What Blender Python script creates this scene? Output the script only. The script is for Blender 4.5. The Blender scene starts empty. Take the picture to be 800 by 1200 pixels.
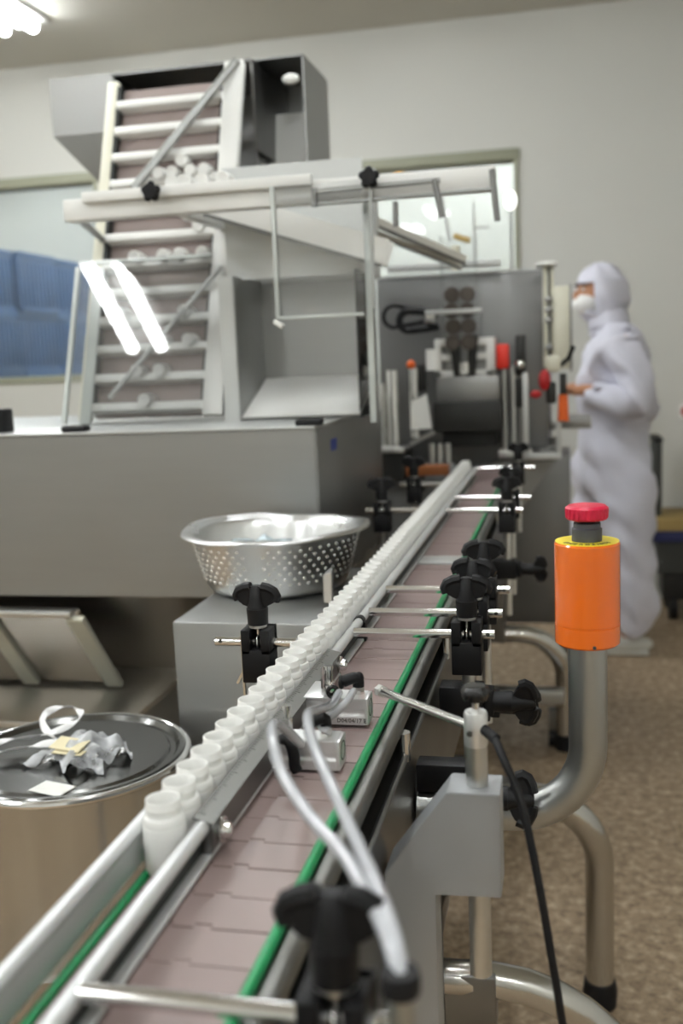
import bpy, bmesh, math, random
from mathutils import Vector, Matrix
random.seed(7)
S = bpy.context.scene
COL = S.collection
# ------------------------------------------------------------------ camera
cd = bpy.data.cameras.new('camera'); cam = bpy.data.objects.new('camera', cd); COL.objects.link(cam)
F, PITCH, ROLL, YAW, H = 1200.0, .1497, -.0415, -.2212, 1.355
cp, sp = math.cos(PITCH), math.sin(PITCH)
fw = Vector((math.sin(YAW)*cp, math.cos(YAW)*cp, -sp)); r0 = Vector((math.cos(YAW), -math.sin(YAW), 0)); u0 = r0.cross(fw)
cr, sr = math.cos(ROLL), math.sin(ROLL)
rt = cr*r0 + sr*u0; up = -sr*r0 + cr*u0
cam.matrix_world = Matrix(((rt.x, up.x, -fw.x, 0), (rt.y, up.y, -fw.y, 0), (rt.z, up.z, -fw.z, H), (0, 0, 0, 1)))
cd.sensor_fit = 'VERTICAL'; cd.sensor_height = 24; cd.lens = 24
cd.dof.use_dof = True; cd.dof.focus_distance = 1.12; cd.dof.aperture_fstop = 2.9
cd.clip_start = .02
S.camera = cam
# ------------------------------------------------------------------ world, exposure
W = bpy.data.worlds.new('world'); S.world = W; W.use_nodes = True
W.node_tree.nodes['Background'].inputs[0].default_value = (.75, .8, .85, 1); W.node_tree.nodes['Background'].inputs[1].default_value = .3
S.view_settings.view_transform = 'Standard'; S.view_settings.look = 'None'; S.view_settings.gamma = 1
S.view_settings.exposure = 0.3
S.view_settings.use_curve_mapping = False
S.cycles.use_denoising = True
S.cycles.max_bounces = 10; S.cycles.transparent_max_bounces = 16; S.cycles.sample_clamp_indirect = 6
S.cycles.caustics_reflective = False; S.cycles.caustics_refractive = False
TUBE = 50.0          # emission of the fluorescent tubes

# ------------------------------------------------------------------ materials
def lin(c):
    c = c/255.0
    return c/12.92 if c <= .04045 else ((c+.055)/1.055)**2.4
def rgb(r, g, b): return (lin(r), lin(g), lin(b), 1)
def newmat(name):
    m = bpy.data.materials.new(name); m.use_nodes = True
    return m, m.node_tree.nodes, m.node_tree.links, m.node_tree.nodes['Principled BSDF']
def mat(name, col, rough=.5, metal=0, var=.08, scale=20, bump=0.0, bscale=200, stretch=None, rvar=.1, spec=None, emit=None, coat=0):
    """plain procedural surface: noise varies colour and roughness a little, a finer noise gives relief"""
    m, N, L, P = newmat(name)
    tc = N.new('ShaderNodeTexCoord'); mp = N.new('ShaderNodeMapping'); L.new(tc.outputs['Object'], mp.inputs[0])
    if stretch: mp.inputs['Scale'].default_value = stretch
    n = N.new('ShaderNodeTexNoise'); n.inputs['Scale'].default_value = scale; n.inputs['Detail'].default_value = 5; L.new(mp.outputs[0], n.inputs[0])
    mx = N.new('ShaderNodeMix'); mx.data_type = 'RGBA'
    mx.inputs[6].default_value = tuple(c*(1-var) for c in col[:3])+(1,); mx.inputs[7].default_value = tuple(min(1, c*(1+var)) for c in col[:3])+(1,)
    L.new(n.outputs[0], mx.inputs[0]); L.new(mx.outputs[2], P.inputs['Base Color'])
    mr = N.new('ShaderNodeMapRange'); mr.inputs[3].default_value = max(.02, rough-rvar); mr.inputs[4].default_value = rough+rvar
    L.new(n.outputs[0], mr.inputs[0]); L.new(mr.outputs[0], P.inputs['Roughness'])
    P.inputs['Metallic'].default_value = metal
    if spec is not None: P.inputs['Specular IOR Level'].default_value = spec
    if coat: P.inputs['Coat Weight'].default_value = coat; P.inputs['Coat Roughness'].default_value = .08
    if bump:
        n2 = N.new('ShaderNodeTexNoise'); n2.inputs['Scale'].default_value = bscale; n2.inputs['Detail'].default_value = 3; L.new(mp.outputs[0], n2.inputs[0])
        b = N.new('ShaderNodeBump'); b.inputs['Strength'].default_value = bump; b.inputs['Distance'].default_value = .002
        L.new(n2.outputs[0], b.inputs['Height']); L.new(b.outputs[0], P.inputs['Normal'])
    if emit: P.inputs['Emission Color'].default_value = col; P.inputs['Emission Strength'].default_value = emit
    return m
def clear(name, tint, trans=.85, rough=.03, col=(.8, .82, .85, 1), fres=1.45, noise=0):
    """thin clear sheet: mostly see-through, Fresnel sheen on top, a little haze of its own colour"""
    m, N, L, P = newmat(name); N.remove(P)
    out = N['Material Output']
    t = N.new('ShaderNodeBsdfTransparent'); t.inputs[0].default_value = tint
    d = N.new('ShaderNodeBsdfPrincipled'); d.inputs['Base Color'].default_value = col; d.inputs['Roughness'].default_value = .35
    g = N.new('ShaderNodeBsdfGlossy'); g.inputs[1].default_value = rough
    f = N.new('ShaderNodeFresnel'); f.inputs[0].default_value = fres
    m1 = N.new('ShaderNodeMixShader'); m1.inputs[0].default_value = trans
    L.new(d.outputs[0], m1.inputs[1]); L.new(t.outputs[0], m1.inputs[2])
    if noise:
        tc = N.new('ShaderNodeTexCoord'); n = N.new('ShaderNodeTexNoise'); n.inputs['Scale'].default_value = noise; L.new(tc.outputs['Object'], n.inputs[0])
        r = N.new('ShaderNodeMapRange'); r.inputs[1].default_value = .35; r.inputs[2].default_value = .65; r.inputs[3].default_value = trans-.3; r.inputs[4].default_value = min(1, trans+.15)
        L.new(n.outputs[0], r.inputs[0]); L.new(r.outputs[0], m1.inputs[0])
    m2 = N.new('ShaderNodeMixShader'); L.new(f.outputs[0], m2.inputs[0]); L.new(m1.outputs[0], m2.inputs[1]); L.new(g.outputs[0], m2.inputs[2])
    L.new(m2.outputs[0], out.inputs[0])
    return m

def floor_mat():
    m, N, L, P = newmat('floor_speckled_epoxy')
    tc = N.new('ShaderNodeTexCoord')
    a = N.new('ShaderNodeTexNoise'); a.inputs['Scale'].default_value = 34; a.inputs['Detail'].default_value = 6; a.inputs['Roughness'].default_value = .7; L.new(tc.outputs['Object'], a.inputs[0])
    v = N.new('ShaderNodeTexVoronoi'); v.inputs['Scale'].default_value = 75; L.new(tc.outputs['Object'], v.inputs[0])
    r = N.new('ShaderNodeValToRGB'); r.color_ramp.elements[0].position = .32; r.color_ramp.elements[0].color = rgb(112, 95, 76)
    r.color_ramp.elements[1].position = .68; r.color_ramp.elements[1].color = rgb(202, 182, 155)
    e = r.color_ramp.elements.new(.5); e.color = rgb(160, 139, 113)
    L.new(a.outputs[0], r.inputs[0])
    mx = N.new('ShaderNodeMix'); mx.data_type = 'RGBA'; mx.blend_type = 'MULTIPLY'; mx.inputs[0].default_value = .35
    L.new(r.outputs[0], mx.inputs[6]); L.new(v.outputs['Color'], mx.inputs[7])
    hs = N.new('ShaderNodeHueSaturation'); hs.inputs['Saturation'].default_value = .0; L.new(v.outputs['Color'], hs.inputs['Color']); L.new(hs.outputs[0], mx.inputs[7])
    L.new(mx.outputs[2], P.inputs['Base Color']); P.inputs['Roughness'].default_value = .55
    b = N.new('ShaderNodeBump'); b.inputs['Strength'].default_value = .25; b.inputs['Distance'].default_value = .003; L.new(a.outputs[0], b.inputs['Height']); L.new(b.outputs[0], P.inputs['Normal'])
    return m

M = {}
M['wall'] = mat('wall_paint', rgb(206, 206, 200), .6, bump=.05, bscale=60, var=.02, scale=3)
M['ceil'] = mat('ceiling_paint', rgb(203, 201, 192), .7, var=.02, scale=3)
M['floor'] = floor_mat()
M['frame_olive'] = mat('window_frame_paint', rgb(150, 152, 132), .5, var=.04)
M['glass'] = clear('window_glass', (.93, .96, .96, 1), .97)
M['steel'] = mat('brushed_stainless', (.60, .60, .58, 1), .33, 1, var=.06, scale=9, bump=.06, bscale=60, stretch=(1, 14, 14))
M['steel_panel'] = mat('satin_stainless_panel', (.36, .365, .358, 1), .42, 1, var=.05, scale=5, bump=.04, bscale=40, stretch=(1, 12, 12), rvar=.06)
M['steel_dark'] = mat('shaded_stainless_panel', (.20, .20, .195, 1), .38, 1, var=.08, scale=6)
M['chrome'] = mat('polished_steel', (.78, .78, .77, 1), .14, 1, var=.03, scale=8, rvar=.05)
M['leg'] = mat('polished_leg_tube', (.56, .55, .52, 1), .2, 1, var=.05, scale=12, rvar=.05)
M['tube'] = mat('satin_steel_tube', (.40, .41, .40, 1), .36, 1, var=.05, scale=12, rvar=.06)
M['alu'] = mat('anodised_aluminium', (.80, .81, .81, 1), .36, .85, var=.03, scale=20, bump=.03)
M['alu_paint'] = mat('grey_aluminium_plate', rgb(160, 163, 165), .42, .45, var=.03, scale=30, bump=.05, bscale=500)
M['rail'] = mat('light_grey_rail', rgb(212, 214, 214), .34, .3, var=.03, scale=12)
M['groove'] = mat('dark_rail_groove', rgb(44, 48, 47), .5, .2)
M['ruler'] = mat('steel_ruler', (.20, .20, .19, 1), .45, .9, var=.08, scale=40)
M['black'] = mat('black_plastic', rgb(12, 12, 14), .5, var=.15, scale=80, bump=.08, bscale=900, spec=.25)
M['black_gloss'] = mat('glossy_black_plastic', rgb(18, 18, 20), .15, var=.1)
M['rubber'] = mat('black_rubber', rgb(15, 15, 17), .6, spec=.3)
M['slat'] = mat('mauve_brown_acetal', rgb(138, 120, 117), .36, var=.07, scale=26, rvar=.08)
M['green'] = mat('green_wear_strip', rgb(16, 132, 78), .35, var=.06)
M['bottle'] = mat('white_hdpe', rgb(238, 238, 234), .38, var=.015, spec=.4)
def hdpe():
    m, N, L, P = newmat('white_hdpe'); out = N['Material Output']
    tc = N.new('ShaderNodeTexCoord'); n = N.new('ShaderNodeTexNoise'); n.inputs['Scale'].default_value = 60; L.new(tc.outputs['Object'], n.inputs[0])
    r = N.new('ShaderNodeMapRange'); r.inputs[3].default_value = .34; r.inputs[4].default_value = .42; L.new(n.outputs[0], r.inputs[0]); L.new(r.outputs[0], P.inputs['Roughness'])
    P.inputs['Base Color'].default_value = rgb(251, 251, 248)
    t = N.new('ShaderNodeBsdfTranslucent'); t.inputs[0].default_value = rgb(252, 252, 250)
    mx = N.new('ShaderNodeMixShader'); mx.inputs[0].default_value = .28; L.new(P.outputs[0], mx.inputs[1]); L.new(t.outputs[0], mx.inputs[2]); L.new(mx.outputs[0], out.inputs[0])
    return m
M['bottle'] = hdpe()
M['orange'] = mat('orange_enamel', rgb(226, 106, 20), .2, var=.03, scale=14, coat=.6)
M['yellow'] = mat('yellow_label', rgb(228, 208, 40), .4, var=.04)
M['red_button'] = mat('crimson_plastic', rgb(196, 26, 62), .4, var=.06)
M['grey_collar'] = mat('dark_grey_plastic', rgb(66, 68, 74), .5)
M['ink'] = mat('dark_print', rgb(48, 48, 44), .6)
M['edge_rail'] = mat('satin_edge_rail', (.19, .19, .18, 1), .48, 1, var=.08, scale=30, rvar=.05)
M['glow_white'] = mat('glowing_white', rgb(255, 255, 250), .4, emit=1.1, var=0)  # white surface with a weak glow of its own
M['tubing'] = clear('clear_air_tube', (.95, .96, .97, 1), .5, .06, rgb(240, 243, 248))
M['acrylic'] = clear('clear_acrylic', (.985, .99, .99, 1), .965, .02, (.8, .82, .82, 1), 1.5)
M['acr_edge'] = clear('acrylic_edge', (.9, .95, .93, 1), .35, .1, rgb(226, 232, 228))
M['beam'] = mat('white_coated_aluminium', rgb(226, 226, 222), .4, .1, var=.02)
M['hatch'] = mat('floor_tinted_stainless', (.50, .46, .41, 1), .24, 1, var=.06, scale=4)  # brown tint stands in for the floor mirrored in the steel
M['cream'] = mat('cream_plastic', rgb(222, 220, 202), .5, var=.03)
M['white'] = mat('white_plastic', rgb(236, 236, 232), .4, var=.02)
M['lightgrey'] = mat('light_grey_sheet', rgb(196, 198, 196), .4, .4, var=.03)
M['belt'] = mat('elevator_belt', rgb(146, 132, 128), .55, var=.12, scale=30, stretch=(.2, 1, 6))
M['alum_bowl'] = mat('worn_aluminium', (.74, .75, .75, 1), .3, 1, var=.08, scale=14, bump=.25, bscale=25)
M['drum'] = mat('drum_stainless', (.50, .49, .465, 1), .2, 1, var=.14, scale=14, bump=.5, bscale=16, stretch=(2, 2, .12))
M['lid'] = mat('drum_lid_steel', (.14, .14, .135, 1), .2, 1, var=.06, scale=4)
M['strap'] = mat('white_plastic_strap', rgb(240, 240, 240), .4, var=.03)
M['paper'] = mat('paper_tag', rgb(232, 232, 226), .7, var=.02)
M['kraft'] = mat('cream_card', rgb(218, 208, 172), .7)
M['film'] = clear('plastic_film', (.97, .98, .98, 1), .62, .12, rgb(240, 243, 246), 1.5, noise=40)
M['blue_film'] = clear('bluish_plastic_film', (.9, .97, .99, 1), .4, .1, rgb(208, 228, 236), 1.5, noise=60)
M['blue'] = mat('blue_crate_plastic', rgb(46, 84, 128), .5, var=.25, scale=5)
M['dark_machine'] = mat('dark_grey_machine_steel', (.20, .20, .198, 1), .42, .8, var=.06, scale=4, rvar=.05)
M['mid_machine'] = mat('grey_machine_steel', (.33, .33, .32, 1), .4, .8, var=.05, scale=4)
M['black_machine'] = mat('blackened_machine_part', rgb(38, 38, 36), .5, .3)
M['cap_brown'] = mat('dark_brown_caps', rgb(66, 58, 50), .5)
M['brick_red'] = mat('red_plastic_block', rgb(226, 52, 36), .4, var=.05)
M['dark_red'] = mat('dark_red_plastic', rgb(170, 26, 30), .45)
M['orange_grip'] = mat('orange_plastic_grip', rgb(224, 98, 30), .45)
M['rust'] = mat('orange_brown_block', rgb(150, 88, 42), .6)
M['suit'] = mat('cleanroom_fabric', rgb(214, 214, 226), .75, var=.05, scale=9, bump=.5, bscale=14)
M['suit_dark'] = mat('cleanroom_trousers_fabric', rgb(196, 197, 206), .75, var=.05, scale=9, bump=.5, bscale=14)
M['mask'] = mat('face_mask', rgb(230, 230, 228), .8)
M['skin'] = mat('skin', rgb(186, 132, 98), .55, var=.06)
M['hair'] = mat('dark_hair_line', rgb(40, 30, 26), .6)
M['shoe'] = mat('white_shoe', rgb(206, 206, 198), .6)
M['navy'] = mat('navy_sheet', rgb(40, 46, 92), .6)
M['ochre'] = mat('ochre_board', rgb(176, 150, 92), .6)
M['dark_cloth'] = mat('dark_grey_cover', rgb(62, 64, 62), .7)
M['blue_sticker'] = mat('blue_sticker', rgb(40, 62, 150), .4)
M['lamp_tube'] = mat('fluorescent_tube', (.955, .985, 1, 1), .4, var=0, emit=TUBE)
M['lamp_body'] = mat('lamp_housing', rgb(226, 226, 222), .45)
M['warm'] = mat('warm_lamp', rgb(255, 190, 90), .4, emit=2.2, var=0)

# ------------------------------------------------------------------ mesh helpers
class MB:
    def __init__(s): s.bm = bmesh.new()
    def add(s, verts, faces):
        vs = [s.bm.verts.new(v) for v in verts]
        for f in faces:
            try: s.bm.faces.new([vs[i] for i in f])
            except ValueError: pass
        return vs
    def box(s, x0, x1, y0, y1, z0, z1, bev=0, rot=None, seg=2):
        c = Vector(((x0+x1)/2, (y0+y1)/2, (z0+z1)/2)); d = (abs(x1-x0), abs(y1-y0), abs(z1-z0))
        return s.obox(c, d, rot, bev, seg)
    def obox(s, c, d, rot=None, bev=0, seg=2):
        t = bmesh.new(); bmesh.ops.create_cube(t, size=1, matrix=Matrix.Diagonal((d[0], d[1], d[2], 1)))
        if bev: bmesh.ops.bevel(t, geom=t.edges[:], offset=bev, segments=seg, affect='EDGES', profile=.5)
        mx = Matrix.Translation(Vector(c)) @ (rot.to_4x4() if rot is not None else Matrix.Identity(4))
        s.merge(t, mx); return s
    def merge(s, t, mx=Matrix.Identity(4)):
        t.verts.index_update(); vs = [s.bm.verts.new(mx @ v.co) for v in t.verts]
        for f in t.faces:
            try: s.bm.faces.new([vs[v.index] for v in f.verts])
            except ValueError: pass
        t.free()
    def cyl(s, p0, p1, r, r2=None, seg=20, cap=True):
        return s.tube([p0, p1], [r, r if r2 is None else r2], seg, cap)
    def tube(s, pts, r, seg=12, cap=True):
        pts = [Vector(p) for p in pts]; n = len(pts); rs = r if isinstance(r, (list, tuple)) else [r]*n
        tang = [(pts[min(i+1, n-1)]-pts[max(i-1, 0)]).normalized() for i in range(n)]
        a = Vector((0, 0, 1)) if abs(tang[0].z) < .9 else Vector((1, 0, 0))
        nx = (a - tang[0]*a.dot(tang[0])).normalized(); rings = []
        for i in range(n):
            nx = (nx - tang[i]*nx.dot(tang[i])).normalized(); ny = tang[i].cross(nx)
            rings.append([s.bm.verts.new(pts[i]+(nx*math.cos(2*math.pi*k/seg)+ny*math.sin(2*math.pi*k/seg))*rs[i]) for k in range(seg)])
        for i in range(n-1):
            for k in range(seg):
                s.bm.faces.new((rings[i][k], rings[i][(k+1) % seg], rings[i+1][(k+1) % seg], rings[i+1][k]))
        if cap: s.bm.faces.new(rings[0][::-1]); s.bm.faces.new(rings[-1])
        return s
    def lathe(s, prof, c=(0, 0, 0), seg=28, axis='Z', fn=None):
        c = Vector(c); rings = []
        def P(r, z, a):
            x, y = r*math.cos(a), r*math.sin(a)
            v = Vector((x, y, z)) if axis == 'Z' else Vector((x, z, y)) if axis == 'Y' else Vector((z, x, y))
            if fn: v = fn(v, a)
            return c+v
        for r, z in prof:
            rings.append([s.bm.verts.new(P(0, z, 0))] if r < 1e-6 else [s.bm.verts.new(P(r, z, 2*math.pi*k/seg)) for k in range(seg)])
        for A, B in zip(rings, rings[1:]):
            for k in range(seg):
                j = (k+1) % seg
                if len(A) == 1 and len(B) == 1: continue
                f = (A[0], B[k], B[j]) if len(A) == 1 else (A[k], A[j], B[0]) if len(B) == 1 else (A[k], A[j], B[j], B[k])
                s.bm.faces.new(f)
        return s
    def prism(s, poly, axis, a, b, bev=0):
        """polygon in the two other axes, extruded along axis from a to b"""
        def P(u, v, w): return (w, u, v) if axis == 'X' else (u, w, v) if axis == 'Y' else (u, v, w)
        t = bmesh.new(); n = len(poly)
        A = [t.verts.new(P(u, v, a)) for u, v in poly]; B = [t.verts.new(P(u, v, b)) for u, v in poly]
        t.faces.new(A); t.faces.new(B[::-1])
        for i in range(n): t.faces.new((A[i], B[i], B[(i+1) % n], A[(i+1) % n]))
        if bev: bmesh.ops.bevel(t, geom=t.edges[:], offset=bev, segments=2, affect='EDGES')
        s.merge(t); return s
    def ball(s, c, r, seg=12, ring=8):
        t = bmesh.new(); bmesh.ops.create_uvsphere(t, u_segments=seg, v_segments=ring, radius=1)
        r = r if isinstance(r, (tuple, list)) else (r, r, r)
        s.merge(t, Matrix.Translation(Vector(c)) @ Matrix.Diagonal((r[0], r[1], r[2], 1))); return s
    def torus(s, c, R, r, axis='Z', seg=32, rs=8):
        pts = []
        for k in range(seg):
            a = 2*math.pi*k/seg; u, v = R*math.cos(a), R*math.sin(a)
            pts.append((u, v, 0) if axis == 'Z' else (u, 0, v) if axis == 'Y' else (0, u, v))
        c = Vector(c); A = Vector((0, 0, 1)) if axis == 'Z' else Vector((0, 1, 0)) if axis == 'Y' else Vector((1, 0, 0)); rings = []
        for p in pts:
            n = Vector(p).normalized()
            rings.append([s.bm.verts.new(c+Vector(p)+(n*math.cos(2*math.pi*j/rs)+A*math.sin(2*math.pi*j/rs))*r) for j in range(rs)])
        for i in range(seg):
            for j in range(rs):
                s.bm.faces.new((rings[i][j], rings[i][(j+1) % rs], rings[(i+1) % seg][(j+1) % rs], rings[(i+1) % seg][j]))
        return s
    def mesh(s, name, m, off=(0, 0, 0), sharp=35):
        bm = s.bm; off = Vector(off)
        bmesh.ops.recalc_face_normals(bm, faces=bm.faces[:])
        for v in bm.verts: v.co -= off
        for f in bm.faces: f.smooth = True
        lim = math.radians(sharp)
        for e in bm.edges:
            if len(e.link_faces) == 2 and e.calc_face_angle(0) > lim: e.smooth = False
        me = bpy.data.meshes.new(name); bm.to_mesh(me); bm.free()
        me.materials.append(M[m] if isinstance(m, str) else m)
        return me
    def build(s, name, m, parent=None, loc=None, sharp=35, **kw):
        """links the mesh as one object; vertices are given in world coordinates"""
        w = wloc(parent) if parent else Vector(loc if loc is not None else (0, 0, 0))
        o = bpy.data.objects.new(name, s.mesh(name, m, w, sharp)); COL.objects.link(o)
        if parent: o.parent = parent
        else: o.location = w
        for k, v in kw.items(): o[k] = v
        return o
def wloc(o):
    v = Vector((0, 0, 0))
    while o: v += o.location; o = o.parent
    return v
def thing(name, loc, label, cat, group=None):
    o = bpy.data.objects.new(name, None); COL.objects.link(o); o.location = loc; o.empty_display_size = .05
    return tag(o, label, cat, group)
def tag(o, label, cat, group=None):
    o['label'] = label; o['category'] = cat
    if group: o['group'] = group
    return o
def dup(o, loc, label=None, group=None, parent=None):
    """copies a thing with its parts and sub-parts; mesh data is shared"""
    c = o.copy(); COL.objects.link(c); c.location = loc
    if parent: c.parent = parent
    if label: c['label'] = label
    if group: c['group'] = group
    for ch in list(o.children): dup(ch, ch.location, parent=c)
    return c
def piece(me, name, loc, parent, rot=None):
    o = bpy.data.objects.new(name, me); COL.objects.link(o); o.parent = parent; o.location = Vector(loc)-wloc(parent)
    if rot: o.rotation_euler = rot
    return o
def struct(o): o['kind'] = 'structure'; return o
def smooth_path(pts, n=8):
    """Catmull-Rom through the points"""
    P = [Vector(p) for p in pts]; P = [P[0]*2-P[1]]+P+[P[-1]*2-P[-2]]; out = []
    for i in range(1, len(P)-2):
        for k in range(n):
            t = k/n; a, b, c, d = P[i-1], P[i], P[i+1], P[i+2]
            out.append(.5*((2*b)+(c-a)*t+(2*a-5*b+4*c-d)*t*t+(3*b-a-3*c+d)*t**3))
    out.append(P[-2]); return out
def text_mesh(body, size, depth=.0003):
    cu = bpy.data.curves.new('text', 'FONT'); cu.body = body; cu.size = size; cu.extrude = depth; cu.align_x = 'CENTER'; cu.align_y = 'CENTER'; cu.resolution_u = 2
    o = bpy.data.objects.new('text', cu); COL.objects.link(o)
    bpy.context.view_layer.update()
    me = bpy.data.meshes.new_from_object(o.evaluated_get(bpy.context.evaluated_depsgraph_get()))
    bpy.data.objects.remove(o); bpy.data.curves.remove(cu)
    me.materials.clear(); me.materials.append(M['ink']); return me
def RX(a): return Matrix.Rotation(a, 3, 'X')
def RY(a): return Matrix.Rotation(a, 3, 'Y')
def RZ(a): return Matrix.Rotation(a, 3, 'Z')
B = .995                    # top of the conveyor chain

# ------------------------------------------------------------------ the room
X0, X1, Y0, Y1, ZC = -4.6, 2.6, -3.4, 5.6, 3.05
def room():
    struct(MB().box(X0-.1, X1+.1, Y0-.1, 9.7, -.1, 0).build('floor', 'floor'))
    struct(MB().box(X0-.1, X1+.1, Y0-.1, Y1+.12, ZC, ZC+.1).build('ceiling', 'ceil'))
    struct(MB().box(X0-.1, X0, Y0-.1, Y1+.12, 0, ZC).build('wall_left', 'wall'))
    struct(MB().box(X1, X1+.1, Y0-.1, Y1+.12, 0, ZC).build('wall_right', 'wall'))
    struct(MB().box(X0, X1, Y0-.1, Y0, 0, ZC).build('wall_front', 'wall'))
    w1 = (-4.3, -2.62, 1.315, 2.40); w2 = (-1.62, -.265, 1.20, 2.335)
    b = MB(); T = Y1+.12
    b.box(X0, w1[0], Y1, T, 0, ZC); b.box(w1[0], w1[1], Y1, T, 0, w1[2]); b.box(w1[0], w1[1], Y1, T, w1[3], ZC)
    b.box(w1[1], w2[0], Y1, T, 0, ZC); b.box(w2[0], w2[1], Y1, T, 0, w2[2]); b.box(w2[0], w2[1], Y1, T, w2[3], ZC)
    b.box(w2[1], X1, Y1, T, 0, ZC)
    struct(b.build('wall_back', 'wall'))
    for n, w in (('window_1', w1), ('window_2', w2)):
        t = bpy.data.objects.new(n, None); COL.objects.link(t); t.location = ((w[0]+w[1])/2, Y1, w[2]); struct(t)
        f = MB(); q = .035
        f.box(w[0]-.03, w[1]+.03, Y1-.012, T, w[3]-.002, w[3]+q+.02, .004); f.box(w[0]-.03, w[1]+.03, Y1-.012, T, w[2]-q, w[2]+.002, .004)
        f.box(w[0]-q, w[0]+.002, Y1-.012, T, w[2], w[3], .004); f.box(w[1]-.002, w[1]+.022, Y1-.012, T, w[2], w[3], .004)
        f.build('window_frame', 'frame_olive', t)
        MB().box(w[0], w[1], Y1+.05, Y1+.056, w[2], w[3]).build('pane', 'glass', t)
    # the neighbouring room behind the glass
    struct(MB().box(-6.6, 1.6, 9.6, 9.7, 0, 3.3).build('wall_annex_back', 'wall'))
    struct(MB().box(-6.7, -6.6, T, 9.7, 0, 3.3).build('wall_annex_left', 'wall'))
    struct(MB().box(1.6, 1.7, T, 9.7, 0, 3.3).build('wall_annex_right', 'wall'))
    struct(MB().box(-6.7, 1.7, T, 9.7, 3.3, 3.4).build('ceiling_annex', 'ceil'))
    struct(MB().box(-6.7, X0-.1, T-.12, 9.7, -.1, 0).build('floor_annex', 'floor'))
    struct(MB().box(-6.7, X0, T-.12, T, 0, 3.3).build('wall_annex_front', 'wall'))
room()

# ------------------------------------------------------------------ lamps
def lamp(x, y, z, label, first=[None], L=.6, name='ceiling_lamp'):
    if first[0] is None:
        t = thing(name, (x, y, z), label, 'lamp', 'twin tube ceiling lamps'); first[0] = t
        h = MB(); h.box(x-.14, x+.14, y-L/2-.05, y+L/2+.05, z-.02, z, .004)
        h.prism([(x-.012, z-.02), (x+.012, z-.02), (x+.004, z-.05), (x-.004, z-.05)], 'Y', y-L/2, y+L/2)
        h.build('housing', 'lamp_body', t)
        for s in (-1, 1):
            tb = MB().cyl((x+s*.075, y-L/2, z-.045), (x+s*.075, y+L/2, z-.045), .027, seg=14).build('lamp_tube', 'lamp_tube', t)
            [MB().box(x+s*.075-.014, x+s*.075+.014, y+q*L/2-.012, y+q*L/2+.012, z-.066, z-.018).build('socket', 'white', tb) for q in (-1.02, 1.02)]
        return t
    return dup(first[0], (x, y, z), label)
lamp(-2.005, .81, ZC, 'twin tube ceiling lamp reflected as two white bars in the acrylic')
lamp(-2.6, 4.55, ZC, 'twin tube ceiling lamp at the top left edge of the frame')
for x, y, w in [(-3.9, .81, 'far left, level with the reflected lamp'), (-.2, .81, 'almost straight above the emergency stop post'), (-3.4, -1.1, 'nearer row behind the camera, far left'), (-1.5, -1.1, 'nearer row behind the camera, inner left'),
                (.3, -1.1, 'nearer row behind the camera, inner right'), (1.9, -1.1, 'nearer row behind the camera, far right'), (-3.6, 2.7, 'far left, past the end of the feeder cabinet'), (-1.9, 2.7, 'above the left part of the feeder cabinet'),
                (-.3, 2.7, 'above the far end of the conveyor'), (-1.25, 4.1, 'between feeder and middle window'), (-2, -2.6, 'farther row behind the camera, left one'), (.6, -2.6, 'farther row behind the camera, right one')]:
    lamp(x, y, ZC, 'ceiling lamp outside the frame, '+w)
for x, y, w in [(-5.4, 7.0, 'left of the crates, near'), (-5.4, 8.6, 'left of the crates, far'), (-3.4, 6.6, 'beside the crates, nearest the glass'), (-3.3, 8.6, 'beside the crates, far end'), (-1.6, 8.2, 'behind the left amber lamp'),
                (-.6, 8.9, 'far wall, middle'), (.7, 8.2, 'far right corner'), (-2.4, 9.0, 'far wall, left'), (-2.4, 7.4, 'centre of the room')]:
    lamp(x, y, 3.3, 'ceiling lamp in the neighbouring room, '+w)

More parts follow.
